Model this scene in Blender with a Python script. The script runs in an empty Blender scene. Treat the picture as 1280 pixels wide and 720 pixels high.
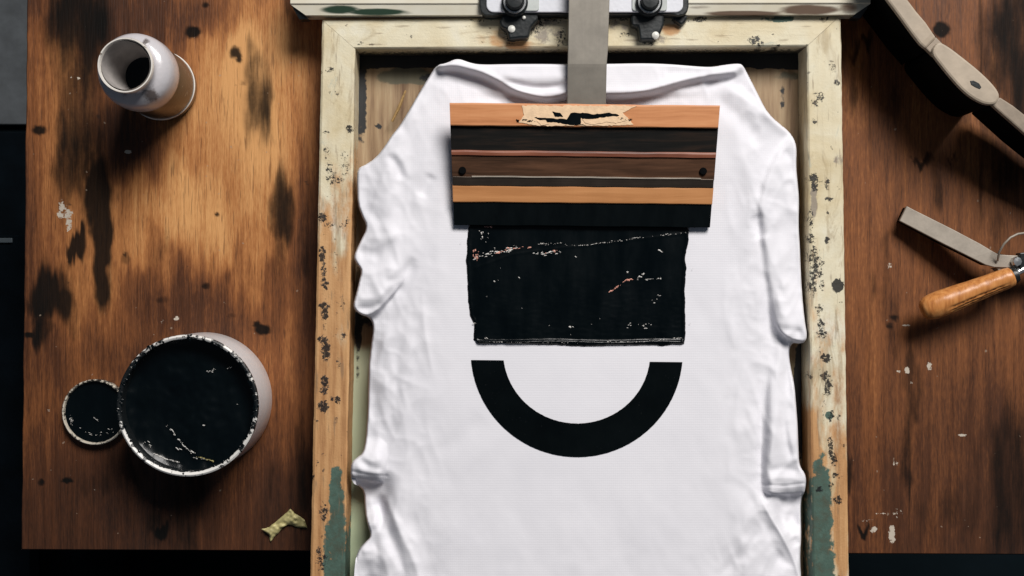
import bpy, bmesh, math, random
import numpy as np
from mathutils import Vector, noise as mn
random.seed(7); rng = np.random.default_rng(7)
sc = bpy.context.scene; C = sc.collection
K = 1/1280; H = 1.1            # metres per photo pixel on the tabletop; camera height
def P(px, py, z=0.0):
    s = (H-z)/H*K
    return Vector(((px-640)*s, (360-py)*s, z))
def PA(px, py, z):
    s = (H-z)/H*K
    return np.stack([(px-640)*s, (360-py)*s, z], -1)

# ------------------------------------------------------------------ materials
def new_mat(name):
    m = bpy.data.materials.new(name); m.use_nodes = True
    nt = m.node_tree; b = nt.nodes['Principled BSDF']
    return m, nt, b
class N:
    def __init__(s, nt): s.nt = nt
    def node(s, t, **kw):
        n = s.nt.nodes.new(t)
        for k, v in kw.items(): setattr(n, k, v)
        return n
    def put(s, sock, v):
        if isinstance(v, bpy.types.NodeSocket): s.nt.links.new(v, sock)
        elif v is not None: sock.default_value = v
    def math(s, op, a, b=None, c=None, clamp=False):
        n = s.node('ShaderNodeMath', operation=op, use_clamp=clamp)
        s.put(n.inputs[0], a); s.put(n.inputs[1], b)
        if c is not None: s.put(n.inputs[2], c)
        return n.outputs[0]
    def mix(s, f, a, b, blend='MIX'):
        n = s.node('ShaderNodeMix', data_type='RGBA', blend_type=blend)
        s.put(n.inputs[0], f); s.put(n.inputs[6], a); s.put(n.inputs[7], b)
        return n.outputs[2]
    def step(s, v, lo, hi):
        n = s.node('ShaderNodeMapRange', interpolation_type='SMOOTHSTEP')
        s.put(n.inputs[0], v); n.inputs[1].default_value = lo; n.inputs[2].default_value = hi
        return n.outputs[0]
    def coord(s, scale=(1,1,1), rot=(0,0,0), loc=(0,0,0)):
        t = s.node('ShaderNodeTexCoord'); m = s.node('ShaderNodeMapping')
        m.inputs[1].default_value = loc; m.inputs[2].default_value = rot; m.inputs[3].default_value = scale
        s.nt.links.new(t.outputs['Object'], m.inputs[0]); return m.outputs[0]
    def noise(s, co, scale, detail=4, rough=.55, dist=0):
        n = s.node('ShaderNodeTexNoise'); s.put(n.inputs['Vector'], co)
        n.inputs['Scale'].default_value = scale; n.inputs['Detail'].default_value = detail
        n.inputs['Roughness'].default_value = rough; n.inputs['Distortion'].default_value = dist
        return n.outputs[0]
    def ramp(s, f, stops):
        n = s.node('ShaderNodeValToRGB'); s.put(n.inputs[0], f)
        cr = n.color_ramp
        while len(cr.elements) < len(stops): cr.elements.new(.5)
        for e, (p, c) in zip(cr.elements, stops): e.position = p; e.color = (*c, 1)
        return n.outputs[0]
    def attr(s, name):
        a = s.node('ShaderNodeAttribute', attribute_name=name)
        sp = s.node('ShaderNodeSeparateColor'); s.nt.links.new(a.outputs['Color'], sp.inputs[0])
        return sp.outputs[0], sp.outputs[1], sp.outputs[2], a.outputs['Alpha']
    def bump(s, h, strength, dist, bsdf):
        n = s.node('ShaderNodeBump'); n.inputs['Strength'].default_value = strength
        n.inputs['Distance'].default_value = dist; s.put(n.inputs['Height'], h)
        s.nt.links.new(n.outputs[0], bsdf.inputs['Normal'])
def c4(c): return (*c, 1)

def simple(name, col, rough=.5, metal=0, var=.25, scale=60, bump=.15, bd=.0006, stretch=(1,1,1), spec=.5, coat=0):
    m, nt, b = new_mat(name); n = N(nt)
    co = n.coord(stretch)
    f = n.noise(co, scale, 5, .6)
    lo = tuple(x*(1-var) for x in col); hi = tuple(min(1, x*(1+var)) for x in col)
    n.put(b.inputs['Base Color'], n.ramp(f, [(.3, lo), (.7, hi)]))
    n.put(b.inputs['Roughness'], n.math('ADD', n.math('MULTIPLY', n.noise(co, scale*1.7, 3), .2), rough-.1, clamp=True))
    b.inputs['Metallic'].default_value = metal
    b.inputs['Specular IOR Level'].default_value = spec
    b.inputs['Coat Weight'].default_value = coat
    n.bump(n.noise(co, scale*4, 4), bump, bd, b)
    return m

def table_mat():
    m, nt, b = new_mat('table wood'); n = N(nt)
    R, G, B, A = n.attr('wear_shade')       # black stain and painted shadow, brown and painted dimming, worn light, white flecks
    co1 = n.coord((1, .09, 1)); co2 = n.coord((1, .035, 1), loc=(3, 1, 0)); iso = n.coord()
    g1 = n.noise(co1, 34, 6, .62, .6)
    g2 = n.noise(co2, 330, 4, .6)
    g3 = n.noise(n.coord((1, .3, 1), loc=(7, 2, 0)), 9, 4, .6, .4)
    pore = n.noise(n.coord((1, .06, 1), loc=(1, 5, 0)), 650, 2, .5)
    f = n.math('ADD', n.math('MULTIPLY', g1, .42), n.math('MULTIPLY', g3, .58))
    f = n.math('ADD', f, n.math('MULTIPLY', n.math('SUBTRACT', g2, .5), .30))
    f = n.math('ADD', f, n.math('MULTIPLY', n.math('SUBTRACT', n.noise(n.coord((1, .16, 1), loc=(2, 8, 0)), 820, 3, .6), .5), .26))
    f = n.math('ADD', f, n.math('MULTIPLY', B, .34))
    f = n.math('SUBTRACT', f, n.math('MULTIPLY', G, .36))
    col = n.ramp(f, [(.05, (.020, .0095, .006)), (.28, (.080, .028, .011)), (.46, (.215, .076, .024)), (.62, (.42, .170, .054)), (.82, (.66, .335, .125))])
    col = n.mix(n.math('MULTIPLY', n.step(pore, .42, .30), .45), col, (.03, .012, .006, 1))
    # seams between boards
    # dark stains and painted shadows, with uneven edges
    n1 = n.noise(n.coord((1, .22, 1)), 62, 3, .5); n2 = n.noise(iso, 260, 4, .7)
    k = n.math('ADD', R, n.math('MULTIPLY', n.math('SUBTRACT', n1, .5), n.math('MULTIPLY', n.step(R, .02, .3), .9)))
    k = n.math('ADD', k, n.math('MULTIPLY', n.math('SUBTRACT', n2, .5), n.math('MULTIPLY', n.step(R, .02, .3), .12)))
    kf = n.math('MULTIPLY', n.step(k, .06, .78), .95)
    col = n.mix(kf, col, (.0045, .0055, .0055, 1))
    # small spots everywhere
    sp = n.noise(n.coord(loc=(4, 4, 0)), 75, 3, .5)
    col = n.mix(n.math('MULTIPLY', n.step(sp, .73, .79), .6), col, (.02, .012, .008, 1))
    w = n.math('ADD', A, n.math('MULTIPLY', n.math('SUBTRACT', n.noise(iso, 300, 3, .7), .5), 1.3))
    wf = n.math('MULTIPLY', n.step(w, .62, .75), n.step(A, .05, .2))
    col = n.mix(wf, col, (.52, .46, .38, 1))
    sc_ = n.noise(n.coord((1, 1, 1), loc=(9, 1, 0)), 170, 2, .4)
    col = n.mix(n.math('MULTIPLY', n.step(sc_, .745, .78), .5), col, (.35, .27, .2, 1))
    n.put(b.inputs['Base Color'], col)
    n.put(b.inputs['Roughness'], n.math('ADD', n.math('MULTIPLY', g2, .35), .36))
    n.put(b.inputs['Specular IOR Level'], n.math('SUBTRACT', .28, n.math('MULTIPLY', kf, .22)))
    hgt = n.math('ADD', n.math('MULTIPLY', g2, .5), n.math('ADD', n.math('MULTIPLY', pore, .7), n.math('MULTIPLY', g1, .7)))
    n.bump(hgt, .45, .0012, b)
    return m

def frame_mat(across=False):
    m, nt, b = new_mat('painted frame wood'); n = N(nt)
    R, G, B, A = n.attr('wear_shade')      # bare wood, teal paint, black ink and painted shade, grey smudge
    iso = n.coord(); _c = n.coord
    if across: n.coord = lambda sc_=(1, 1, 1), **k: _c((sc_[1], sc_[0], sc_[2]), **k)
    gr = n.noise(n.coord((1, .06, 1)), 160, 5, .6)
    big = n.noise(iso, 14, 5, .6, .5); fine = n.noise(iso, 420, 4, .7); med = n.noise(iso, 110, 5, .65)
    cream = n.ramp(big, [(.3, (.54, .43, .24)), (.45, (.66, .57, .38)), (.6, (.72, .66, .49)), (.75, (.75, .72, .61))])
    cream = n.mix(n.math('MULTIPLY', n.step(gr, .5, .8), .3), cream, (.5, .42, .28, 1))
    sm = n.noise(n.coord((1, .25, 1), loc=(6, 6, 1)), 38, 5, .7, 1.0)
    cream = n.mix(n.math('MULTIPLY', n.step(sm, .54, .66), .55), cream, (.36, .27, .15, 1))
    sm2 = n.noise(n.coord((1, .6, 1), loc=(1, 6, 4)), 26, 5, .7, .8)
    cream = n.mix(n.math('MULTIPLY', n.step(sm2, .60, .68), .5), cream, (.42, .45, .38, 1))
    wood = n.ramp(gr, [(.25, (.26, .11, .04)), (.5, (.52, .28, .12)), (.75, (.66, .40, .19))])
    rw = n.math('ADD', R, n.math('MULTIPLY', n.math('SUBTRACT', n.noise(n.coord((1, .35, 1)), 70, 5, .65), .5), n.math('MULTIPLY', n.step(R, .01, .2), 1.0)))
    col = n.mix(n.step(rw, .30, .62), cream, wood)
    tg = n.math('ADD', G, n.math('MULTIPLY', n.math('SUBTRACT', med, .5), n.math('MULTIPLY', n.step(G, .01, .3), 1.6)))
    teal = n.ramp(med, [(.35, (.028, .068, .056)), (.65, (.085, .14, .11))])
    col = n.mix(n.math('MULTIPLY', n.step(tg, .38, .62), n.math('ADD', .78, n.math('MULTIPLY', med, .4)), clamp=True), col, teal)
    gs = n.math('ADD', A, n.math('MULTIPLY', n.math('SUBTRACT', med, .5), n.math('MULTIPLY', n.step(A, .02, .3), 1.3)))
    col = n.mix(n.math('MULTIPLY', n.step(gs, .45, .7), .75), col, (.20, .17, .155, 1))
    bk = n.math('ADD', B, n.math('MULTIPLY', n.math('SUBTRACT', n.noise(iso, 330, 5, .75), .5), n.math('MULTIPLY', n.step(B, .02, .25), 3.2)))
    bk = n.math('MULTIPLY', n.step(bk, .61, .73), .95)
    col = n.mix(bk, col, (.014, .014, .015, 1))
    sp = n.noise(n.coord(loc=(3, 3, 3)), 150, 3, .55)
    col = n.mix(n.math('MULTIPLY', n.step(sp, .70, .74), .6), col, (.07, .045, .03, 1))
    ck = n.noise(n.coord((1, .12, 1), loc=(2, 3, 3)), 240, 3, .55)
    col = n.mix(n.math('MULTIPLY', n.step(ck, .60, .70), .5), col, (.22, .15, .09, 1))
    n.put(b.inputs['Base Color'], col)
    n.put(b.inputs['Roughness'], n.math('SUBTRACT', .6, n.math('MULTIPLY', bk, .25)))
    b.inputs['Specular IOR Level'].default_value = .35
    n.bump(n.math('ADD', n.math('ADD', gr, fine), n.math('MULTIPLY', bk, 1.5)), .4, .0008, b)
    return m

def cloth_mat():
    m, nt, b = new_mat('white cotton jersey'); n = N(nt)
    iso = n.coord()
    f = n.noise(iso, 18, 4, .6)
    n.put(b.inputs['Base Color'], n.ramp(f, [(.3, (.77, .762, .805)), (.7, (.81, .80, .84))]))
    b.inputs['Roughness'].default_value = .95
    b.inputs['Specular IOR Level'].default_value = .03
    w1 = n.node('ShaderNodeTexWave', bands_direction='X'); n.put(w1.inputs['Vector'], iso); w1.inputs['Scale'].default_value = 170; w1.inputs['Distortion'].default_value = 1.2; w1.inputs['Detail Scale'].default_value = 3
    w2 = n.node('ShaderNodeTexWave', bands_direction='Y'); n.put(w2.inputs['Vector'], iso); w2.inputs['Scale'].default_value = 140; w2.inputs['Distortion'].default_value = 1.2; w2.inputs['Detail Scale'].default_value = 3
    h = n.math('ADD', n.math('MULTIPLY', n.math('ADD', w1.outputs[1], w2.outputs[1]), .5), n.math('ADD', n.noise(iso, 420, 4, .7), n.math('MULTIPLY', n.noise(iso, 60, 4, .6), 1.2)))
    n.bump(h, .13, .0005, b)
    return m

def ink_mat(name, rough, bump, bd, scale=120, spec=.3):
    m, nt, b = new_mat(name); n = N(nt); iso = n.coord((1, .35, 1))
    n.put(b.inputs['Base Color'], n.ramp(n.noise(iso, scale, 4), [(.3, (.0008, .0022, .003)), (.7, (.0018, .0038, .0048))]))
    if name.startswith('printed'):
        pin = n.step(n.noise(n.coord(), 520, 3, .6), .68, .76)
        n.put(b.inputs['Base Color'], n.mix(n.math('MULTIPLY', pin, .3), n.ramp(n.noise(n.coord(), 25, 3), [(.35, (.0006, .0018, .0025)), (.7, (.0018, .0036, .0044))]), (.06, .06, .065, 1)))
    n.put(b.inputs['Roughness'], n.math('ADD', n.math('MULTIPLY', n.noise(iso, scale, 3), .3), rough-.15, clamp=True))
    b.inputs['Specular IOR Level'].default_value = spec
    n.bump(n.noise(iso, scale*1.5, 5, .7), bump, bd, b)
    return m

def wood_mat(name, lo, mid, hi, stretch=(.08, 1, 1), scale=150, rough=.5, bump=.3, stain=0):
    m, nt, b = new_mat(name); n = N(nt)
    g = n.noise(n.coord(stretch), scale, 5, .62, .4)
    col = n.ramp(g, [(.25, lo), (.5, mid), (.75, hi)])
    if stain:
        s = n.noise(n.coord(tuple(x*1.0 for x in (.35, 1, 1))), 60, 5, .65)
        col = n.mix(n.math('MULTIPLY', n.step(s, 1-stain-.1, 1-stain+.08), .85), col, (.012, .012, .012, 1))
    if name.startswith('varnished'): col = n.mix(n.step(n.attr('wear_shade')[0], .25, .6), col, (.10, .03, .01, 1))
    n.put(b.inputs['Base Color'], col); b.inputs['Roughness'].default_value = rough
    b.inputs['Specular IOR Level'].default_value = .12 if hi[0] < .15 else .35
    n.bump(g, bump, .0006, b)
    return m

def spatter_mat(name, base, spot, lo, hi, scale=130, rough=.35, spec=.5, coat=0):
    m, nt, b = new_mat(name); n = N(nt); iso = n.coord()
    A = n.attr('wear_shade')[0]
    f = n.math('ADD', n.noise(iso, scale, 5, .7), n.math('MULTIPLY', A, .35))
    fac = n.step(f, lo, hi)
    big = n.noise(iso, 25, 3)
    bc = n.ramp(big, [(.3, tuple(x*.9 for x in base)), (.7, base)])
    n.put(b.inputs['Base Color'], n.mix(fac, bc, c4(spot)))
    b.inputs['Roughness'].default_value = rough; b.inputs['Specular IOR Level'].default_value = spec
    b.inputs['Coat Weight'].default_value = coat
    n.bump(n.math('ADD', fac, n.noise(iso, 300, 3)), .3, .0007, b)
    return m

def metal_mat(name, col, rough=.35, stretch=(1, .03, 1), metal=.85):
    m, nt, b = new_mat(name); n = N(nt)
    g = n.noise(n.coord(stretch), 500, 4, .6); s = n.noise(n.coord(), 45, 5, .65)
    c = n.ramp(s, [(.3, tuple(x*.72 for x in col)), (.65, col)])
    n.put(b.inputs['Base Color'], n.mix(n.math('MULTIPLY', g, .3), c, c4(tuple(x*.6 for x in col))))
    n.put(b.inputs['Roughness'], n.math('ADD', n.math('MULTIPLY', g, .2), rough))
    b.inputs['Metallic'].default_value = metal
    n.bump(g, .12, .0003, b)
    return m

M = dict(
    table=table_mat(), frame=frame_mat(), frame_across=frame_mat(True), cloth=cloth_mat(),
    wet=ink_mat('wet black ink', .22, .35, .0005, 70, .22), dry=ink_mat('printed black ink', .8, .25, .0003, 200, .04),
    rubber=ink_mat('black rubber', .6, .15, .0003, 90, .06),
    blackmetal=simple('black painted metal', (.010, .013, .014), .38, 0, .4, 90, .3),
    orange=wood_mat('orange wood', (.42, .155, .055), (.60, .25, .10), (.70, .33, .145)),
    ledge=wood_mat('ledge wood', (.40, .165, .055), (.52, .23, .085), (.60, .28, .11), rough=.45),
    darkwood=wood_mat('ink stained and shaded wood', (.003, .004, .004), (.010, .009, .008), (.035, .020, .013), rough=.55),  # ink stain plus the groove's shading, carried in the colour
    brownwood=wood_mat('dark brown wood', (.022, .012, .007), (.070, .034, .019), (.13, .062, .034), rough=.5, stain=.3),
    redwood=wood_mat('red brown wood', (.05, .02, .013), (.20, .065, .036), (.30, .11, .06), rough=.45),
    chip=simple('chipped cream filler', (.82, .58, .36), .6, 0, .12, 180, .4),
    pink=simple('pink paint', (.72, .36, .28), .6, 0, .2, 300),
    white=simple('white flecks and glints', (.72, .70, .66), .5, 0, .15, 300),
    bar=metal_mat('brushed steel', (.29, .265, .225), .42, metal=.45),
    strip=metal_mat('dull metal strip', (.40, .35, .29), .5, (1, 1, 1), metal=.35),
    darkstrip=metal_mat('dark metal strip', (.075, .058, .046), .35, (.03, 1, 1)),
    chrome=metal_mat('chrome', (.75, .76, .76), .15, (1, 1, 1)),
    flatblack=simple('black of shade bodies and screws', (.0025, .003, .0035), .8, 0, .3, 60, spec=.05),  # near black of the added shade bodies, also on the squeegee screws
    tab=simple('grey green tab', (.50, .53, .51), .45, 0, .15, 50), whitescrew=simple('pale screw', (.75, .74, .68), .4, 0, .2, 200),
    plate=spatter_mat('white plate', (.74, .75, .80), (.45, .46, .47), .66, .72, 60, .4),
    creambar=spatter_mat('cream bar', (.72, .68, .54), (.22, .16, .10), .70, .78, 90, .5),
    greenpaint=simple('dark green paint', (.02, .055, .03), .5, 0, .5, 60, .3),
    enamel=spatter_mat('white enamel', (.86, .86, .87), (.012, .012, .013), .74, .77, 150, .22, .5, .3),
    rim=spatter_mat('inky rim', (.80, .78, .74), (.008, .010, .011), .44, .50, 150, .35),
    lidrim=spatter_mat('lid rim', (.62, .56, .46), (.02, .018, .015), .52, .62, 200, .4),
    paint=ink_mat('black screen ink', .22, .35, .0010, 55, .25),
    jarwhite=spatter_mat('jar shoulder', (.56, .54, .56), (.12, .10, .095), .62, .86, 60, .25, .5, .3),
    jarlabel=spatter_mat('jar body', (.045, .038, .030), (.20, .18, .14), .60, .68, 110, .3, .5, .4),
    jarlip=spatter_mat('jar lip', (.80, .76, .70), (.16, .12, .09), .60, .68, 160, .25),
    jarin=simple('jar inside', (.42, .39, .37), .4, 0, .25, 60),
    tool=simple('pale worn wood', (.42, .345, .26), .6, 0, .16, 45, .35),
    tool2=simple('grey brown wood', (.31, .25, .19), .6, 0, .2, 60, .3),
    handle=wood_mat('varnished handle wood', (.32, .105, .028), (.54, .22, .065), (.68, .32, .11), (1, .12, 1), 260, .32, .3),
    straw=simple('straw', (.42, .26, .10), .6, 0, .3, 300),
    tape=simple('yellowed tape scrap', (.50, .44, .20), .5, 0, .3, 120),
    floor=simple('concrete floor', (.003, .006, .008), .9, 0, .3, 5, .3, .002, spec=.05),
    mat=simple('grey lit patch', (.060, .067, .073), .8, 0, .25, 30),  # for the added slab that stands in for lit floor, not a mat
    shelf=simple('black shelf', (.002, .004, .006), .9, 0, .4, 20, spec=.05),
    shelfedge=simple('grey shelf edge', (.06, .075, .085), .5, 0, .3, 20),
)

# ------------------------------------------------------------------ helpers
def tag(o, label=None, cat=None, group=None, kind=None):
    if label: o['label'] = label
    if cat: o['category'] = cat
    if group: o['group'] = group
    if kind: o['kind'] = kind
    return o
def thing(name, loc, label, cat, group=None):
    o = bpy.data.objects.new(name, None); C.objects.link(o); o.location = loc
    o.empty_display_size = .02
    return tag(o, label, cat, group)
def mk(name, V, F, mat, parent=None, smooth=True, attr=None, bevel=0, autos=None):
    off = Vector(parent_loc(parent)) if parent else Vector((0, 0, 0))
    me = bpy.data.meshes.new(name)
    V = np.asarray(V, dtype=float) - np.array(off)
    me.from_pydata(V.tolist(), [], [list(map(int, f)) for f in F])
    bm = bmesh.new(); bm.from_mesh(me); bmesh.ops.recalc_face_normals(bm, faces=bm.faces); bm.to_mesh(me); bm.free()
    me.update()
    if attr is not None:
        a = me.color_attributes.new('wear_shade', 'FLOAT_COLOR', 'POINT')
        a.data.foreach_set('color', np.asarray(attr, dtype=np.float32).ravel())
    me.materials.append(mat)
    for p in me.polygons: p.use_smooth = smooth
    o = bpy.data.objects.new(name, me); C.objects.link(o)
    if parent: o.parent = parent
    if bevel:
        b = o.modifiers.new('bevel', 'BEVEL'); b.width = bevel; b.segments = 2; b.limit_method = 'ANGLE'; b.angle_limit = .6
    if autos is not None and smooth:
        me.set_sharp_from_angle(angle=autos)
    return o
def parent_loc(p):
    l = Vector(p.location)
    while p.parent: p = p.parent; l += Vector(p.location)
    return l
def prism(name, pts, zt, zb, mat, parent=None, bevel=.001, smooth=False):
    """outline given on its own top height, extruded straight down"""
    f = zt if callable(zt) else (lambda x, y: zt)
    top = [P(x, y, f(x, y)) for x, y in pts]
    th = zb if callable(zb) else (lambda z: zb)
    bot = [Vector((v.x, v.y, th(v.z))) for v in top]
    n = len(pts)
    F = [list(range(n)), list(range(2*n-1, n-1, -1))] + [[i, (i+1) % n, n+(i+1) % n, n+i] for i in range(n)]
    return mk(name, top+bot, F, mat, parent, smooth, bevel=bevel)
def tube(name, pts, rad, mat, parent=None, seg=14, flat=1.0):
    pts = [Vector(p) for p in pts]; V = []; F = []
    if not hasattr(rad, '__len__'): rad = [rad]*len(pts)
    for i, p in enumerate(pts):
        t = (pts[min(i+1, len(pts)-1)]-pts[max(i-1, 0)]).normalized()
        a = t.cross(Vector((0, 0, 1)))
        a = a.normalized() if a.length > 1e-4 else Vector((1, 0, 0))
        b = a.cross(t).normalized()
        for k in range(seg):
            q = 2*math.pi*k/seg
            V.append(p + a*math.cos(q)*rad[i] + b*math.sin(q)*rad[i]*flat)
    for i in range(len(pts)-1):
        for k in range(seg):
            F.append([i*seg+k, i*seg+(k+1) % seg, (i+1)*seg+(k+1) % seg, (i+1)*seg+k])
    F.append(list(range(seg))); F.append([(len(pts)-1)*seg+k for k in range(seg)])
    return mk(name, V, F, mat, parent, True, autos=.9)
def lathe(name, cx, cy, prof, mat, parent=None, seg=72, attrf=None, autos=.7, wob=0, closed=False, cap=(1, 1)):
    V = []; F = []; A = []
    for (r, z) in prof:
        for k in range(seg):
            q = 2*math.pi*k/seg
            rr = r*(1+wob*(mn.noise(Vector((math.cos(q)*2, math.sin(q)*2, z*60+3)))))
            V.append((cx+rr*math.cos(q), cy+rr*math.sin(q), z)); A.append(attrf(q, r, z) if attrf else (0, 0, 0, 0))
    n = len(prof)
    for i in range(n-1 if not closed else n):
        j = (i+1) % n
        for k in range(seg):
            F.append([i*seg+k, i*seg+(k+1) % seg, j*seg+(k+1) % seg, j*seg+k])
    if not closed:
        if cap[0] and prof[0][0] > 1e-5: F.append(list(range(seg)))
        if cap[1] and prof[-1][0] > 1e-5: F.append([(n-1)*seg+k for k in range(seg)])
    return mk(name, V, F, mat, parent, True, attr=A, autos=autos)

def seg_dist(px, py, pts, closed=False):
    """distance to a polyline and the fraction along it"""
    pts = np.asarray(pts, float); n = len(pts); best = np.full(px.shape, 1e9); tt = np.zeros(px.shape)
    m = n if closed else n-1
    cx = np.zeros(px.shape); cy = np.zeros(px.shape)
    for i in range(m):
        a = pts[i]; b = pts[(i+1) % n]; d = b-a; L = max(1e-9, d@d)
        t = np.clip(((px-a[0])*d[0]+(py-a[1])*d[1])/L, 0, 1)
        qx = a[0]+t*d[0]; qy = a[1]+t*d[1]
        dd = np.hypot(px-qx, py-qy); k = dd < best
        best = np.where(k, dd, best); tt = np.where(k, (i+t)/m, tt); cx = np.where(k, qx, cx); cy = np.where(k, qy, cy)
    return best, tt, cx, cy
def sdf(px, py, pts):
    pts = np.asarray(pts, float); d, _, cx, cy = seg_dist(px, py, pts, True)
    ins = np.zeros(px.shape, bool); n = len(pts)
    for i in range(n):
        a = pts[i]; b = pts[(i+1) % n]
        if a[1] == b[1]: continue
        c = ((a[1] > py) != (b[1] > py)) & (px < (b[0]-a[0])*(py-a[1])/(b[1]-a[1])+a[0])
        ins ^= c
    return np.where(ins, d, -d), cx, cy
def chaikin(pts, n=2, closed=True):
    pts = [np.array(p, float) for p in pts]
    for _ in range(n):
        q = []
        m = len(pts)
        for i in range(m if closed else m-1):
            a, b = pts[i], pts[(i+1) % m]
            q += [a*.75+b*.25, a*.25+b*.75]
        if not closed: q = [pts[0]]+q+[pts[-1]]
        pts = q
    return [tuple(p) for p in pts]
def sst(x, a, b):
    t = np.clip((x-a)/(b-a), 0, 1); return t*t*(3-2*t)
# cheap numpy value noise
def vnoise(x, y, seed=0):
    r = np.random.default_rng(seed).random((256, 256))
    xi = np.floor(x).astype(int); yi = np.floor(y).astype(int); fx = x-xi; fy = y-yi
    fx = fx*fx*(3-2*fx); fy = fy*fy*(3-2*fy)
    g = lambda a, b: r[a % 256, b % 256]
    return (g(xi, yi)*(1-fx)+g(xi+1, yi)*fx)*(1-fy)+(g(xi, yi+1)*(1-fx)+g(xi+1, yi+1)*fx)*fy - .5
def fbm(x, y, seed=0, o=3):
    s = 0; a = 1
    for i in range(o): s = s+a*vnoise(x*2**i, y*2**i, seed+i); a *= .5
    return s
def blobs(px, py, L):
    s = np.zeros(px.shape)
    for (x, y, rx, ry, a) in L:
        d2 = ((px-x)/rx)**2+((py-y)/ry)**2
        s = np.maximum(s, a*np.exp(-d2*d2*.7))
    return s
def hf_mesh(name, outline, hfun, step, mat, parent, split=None, snap=True):
    """height field cut to an outline (photo pixels), every vertex at its own real height"""
    o = np.array(outline); x0, y0 = o.min(0)-step*2; x1, y1 = o.max(0)+step*2
    xs = np.arange(x0, x1, step); ys = np.arange(y0, y1, step)
    X, Y = np.meshgrid(xs, ys); sd, cx, cy = sdf(X, Y, outline)
    keep = sd > -step*.95
    out = keep & (sd < 0)
    Xs = np.where(out, cx, X); Ys = np.where(out, cy, Y); sd2 = np.maximum(sd, 0)
    Z = hfun(Xs, Ys, sd2)
    V = PA(Xs, Ys, Z)
    f = keep[:-1, :-1] & keep[1:, :-1] & keep[:-1, 1:] & keep[1:, 1:]
    ids = np.arange(X.size).reshape(X.shape)
    def build(nm, fm, par):
        q = np.stack([ids[:-1, :-1][fm], ids[:-1, 1:][fm], ids[1:, 1:][fm], ids[1:, :-1][fm]], -1)
        u, inv = np.unique(q, return_inverse=True)
        return mk(nm, V.reshape(-1, 3)[u], inv.reshape(q.shape), mat, par, True)
    res = []
    rest = f.copy()
    xc = (X[:-1, :-1]+X[1:, 1:])/2; yc = (Y[:-1, :-1]+Y[1:, 1:])/2
    for (nm, poly) in (split or []):
        s, _, _ = sdf(xc, yc, poly); mine = rest & (s > 0); rest &= ~mine
        res.append(build(nm, mine, parent))
    res.insert(0, build(name, rest, parent))
    return res
def ragged(pts, amp, step=3, seed=0):
    out = []; n = len(pts); s = 0
    for i in range(n):
        a = Vector(pts[i]); b = Vector(pts[(i+1) % n]); L = (b-a).length; k = max(1, int(L/step))
        nr = Vector((-(b-a).y, (b-a).x))/max(L, 1e-6)
        for j in range(k):
            p = a.lerp(b, j/k); s += step
            d = amp*(mn.noise(Vector((s*.09, seed, 0)))*1.4+mn.noise(Vector((s*.35, seed, 5)))*.8)
            out.append((p.x+nr.x*d, p.y+nr.y*d))
    return out

# ------------------------------------------------------------------ setting
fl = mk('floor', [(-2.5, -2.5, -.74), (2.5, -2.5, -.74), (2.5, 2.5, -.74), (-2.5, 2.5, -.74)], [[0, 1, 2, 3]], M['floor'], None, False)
tag(fl, kind='structure')

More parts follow.
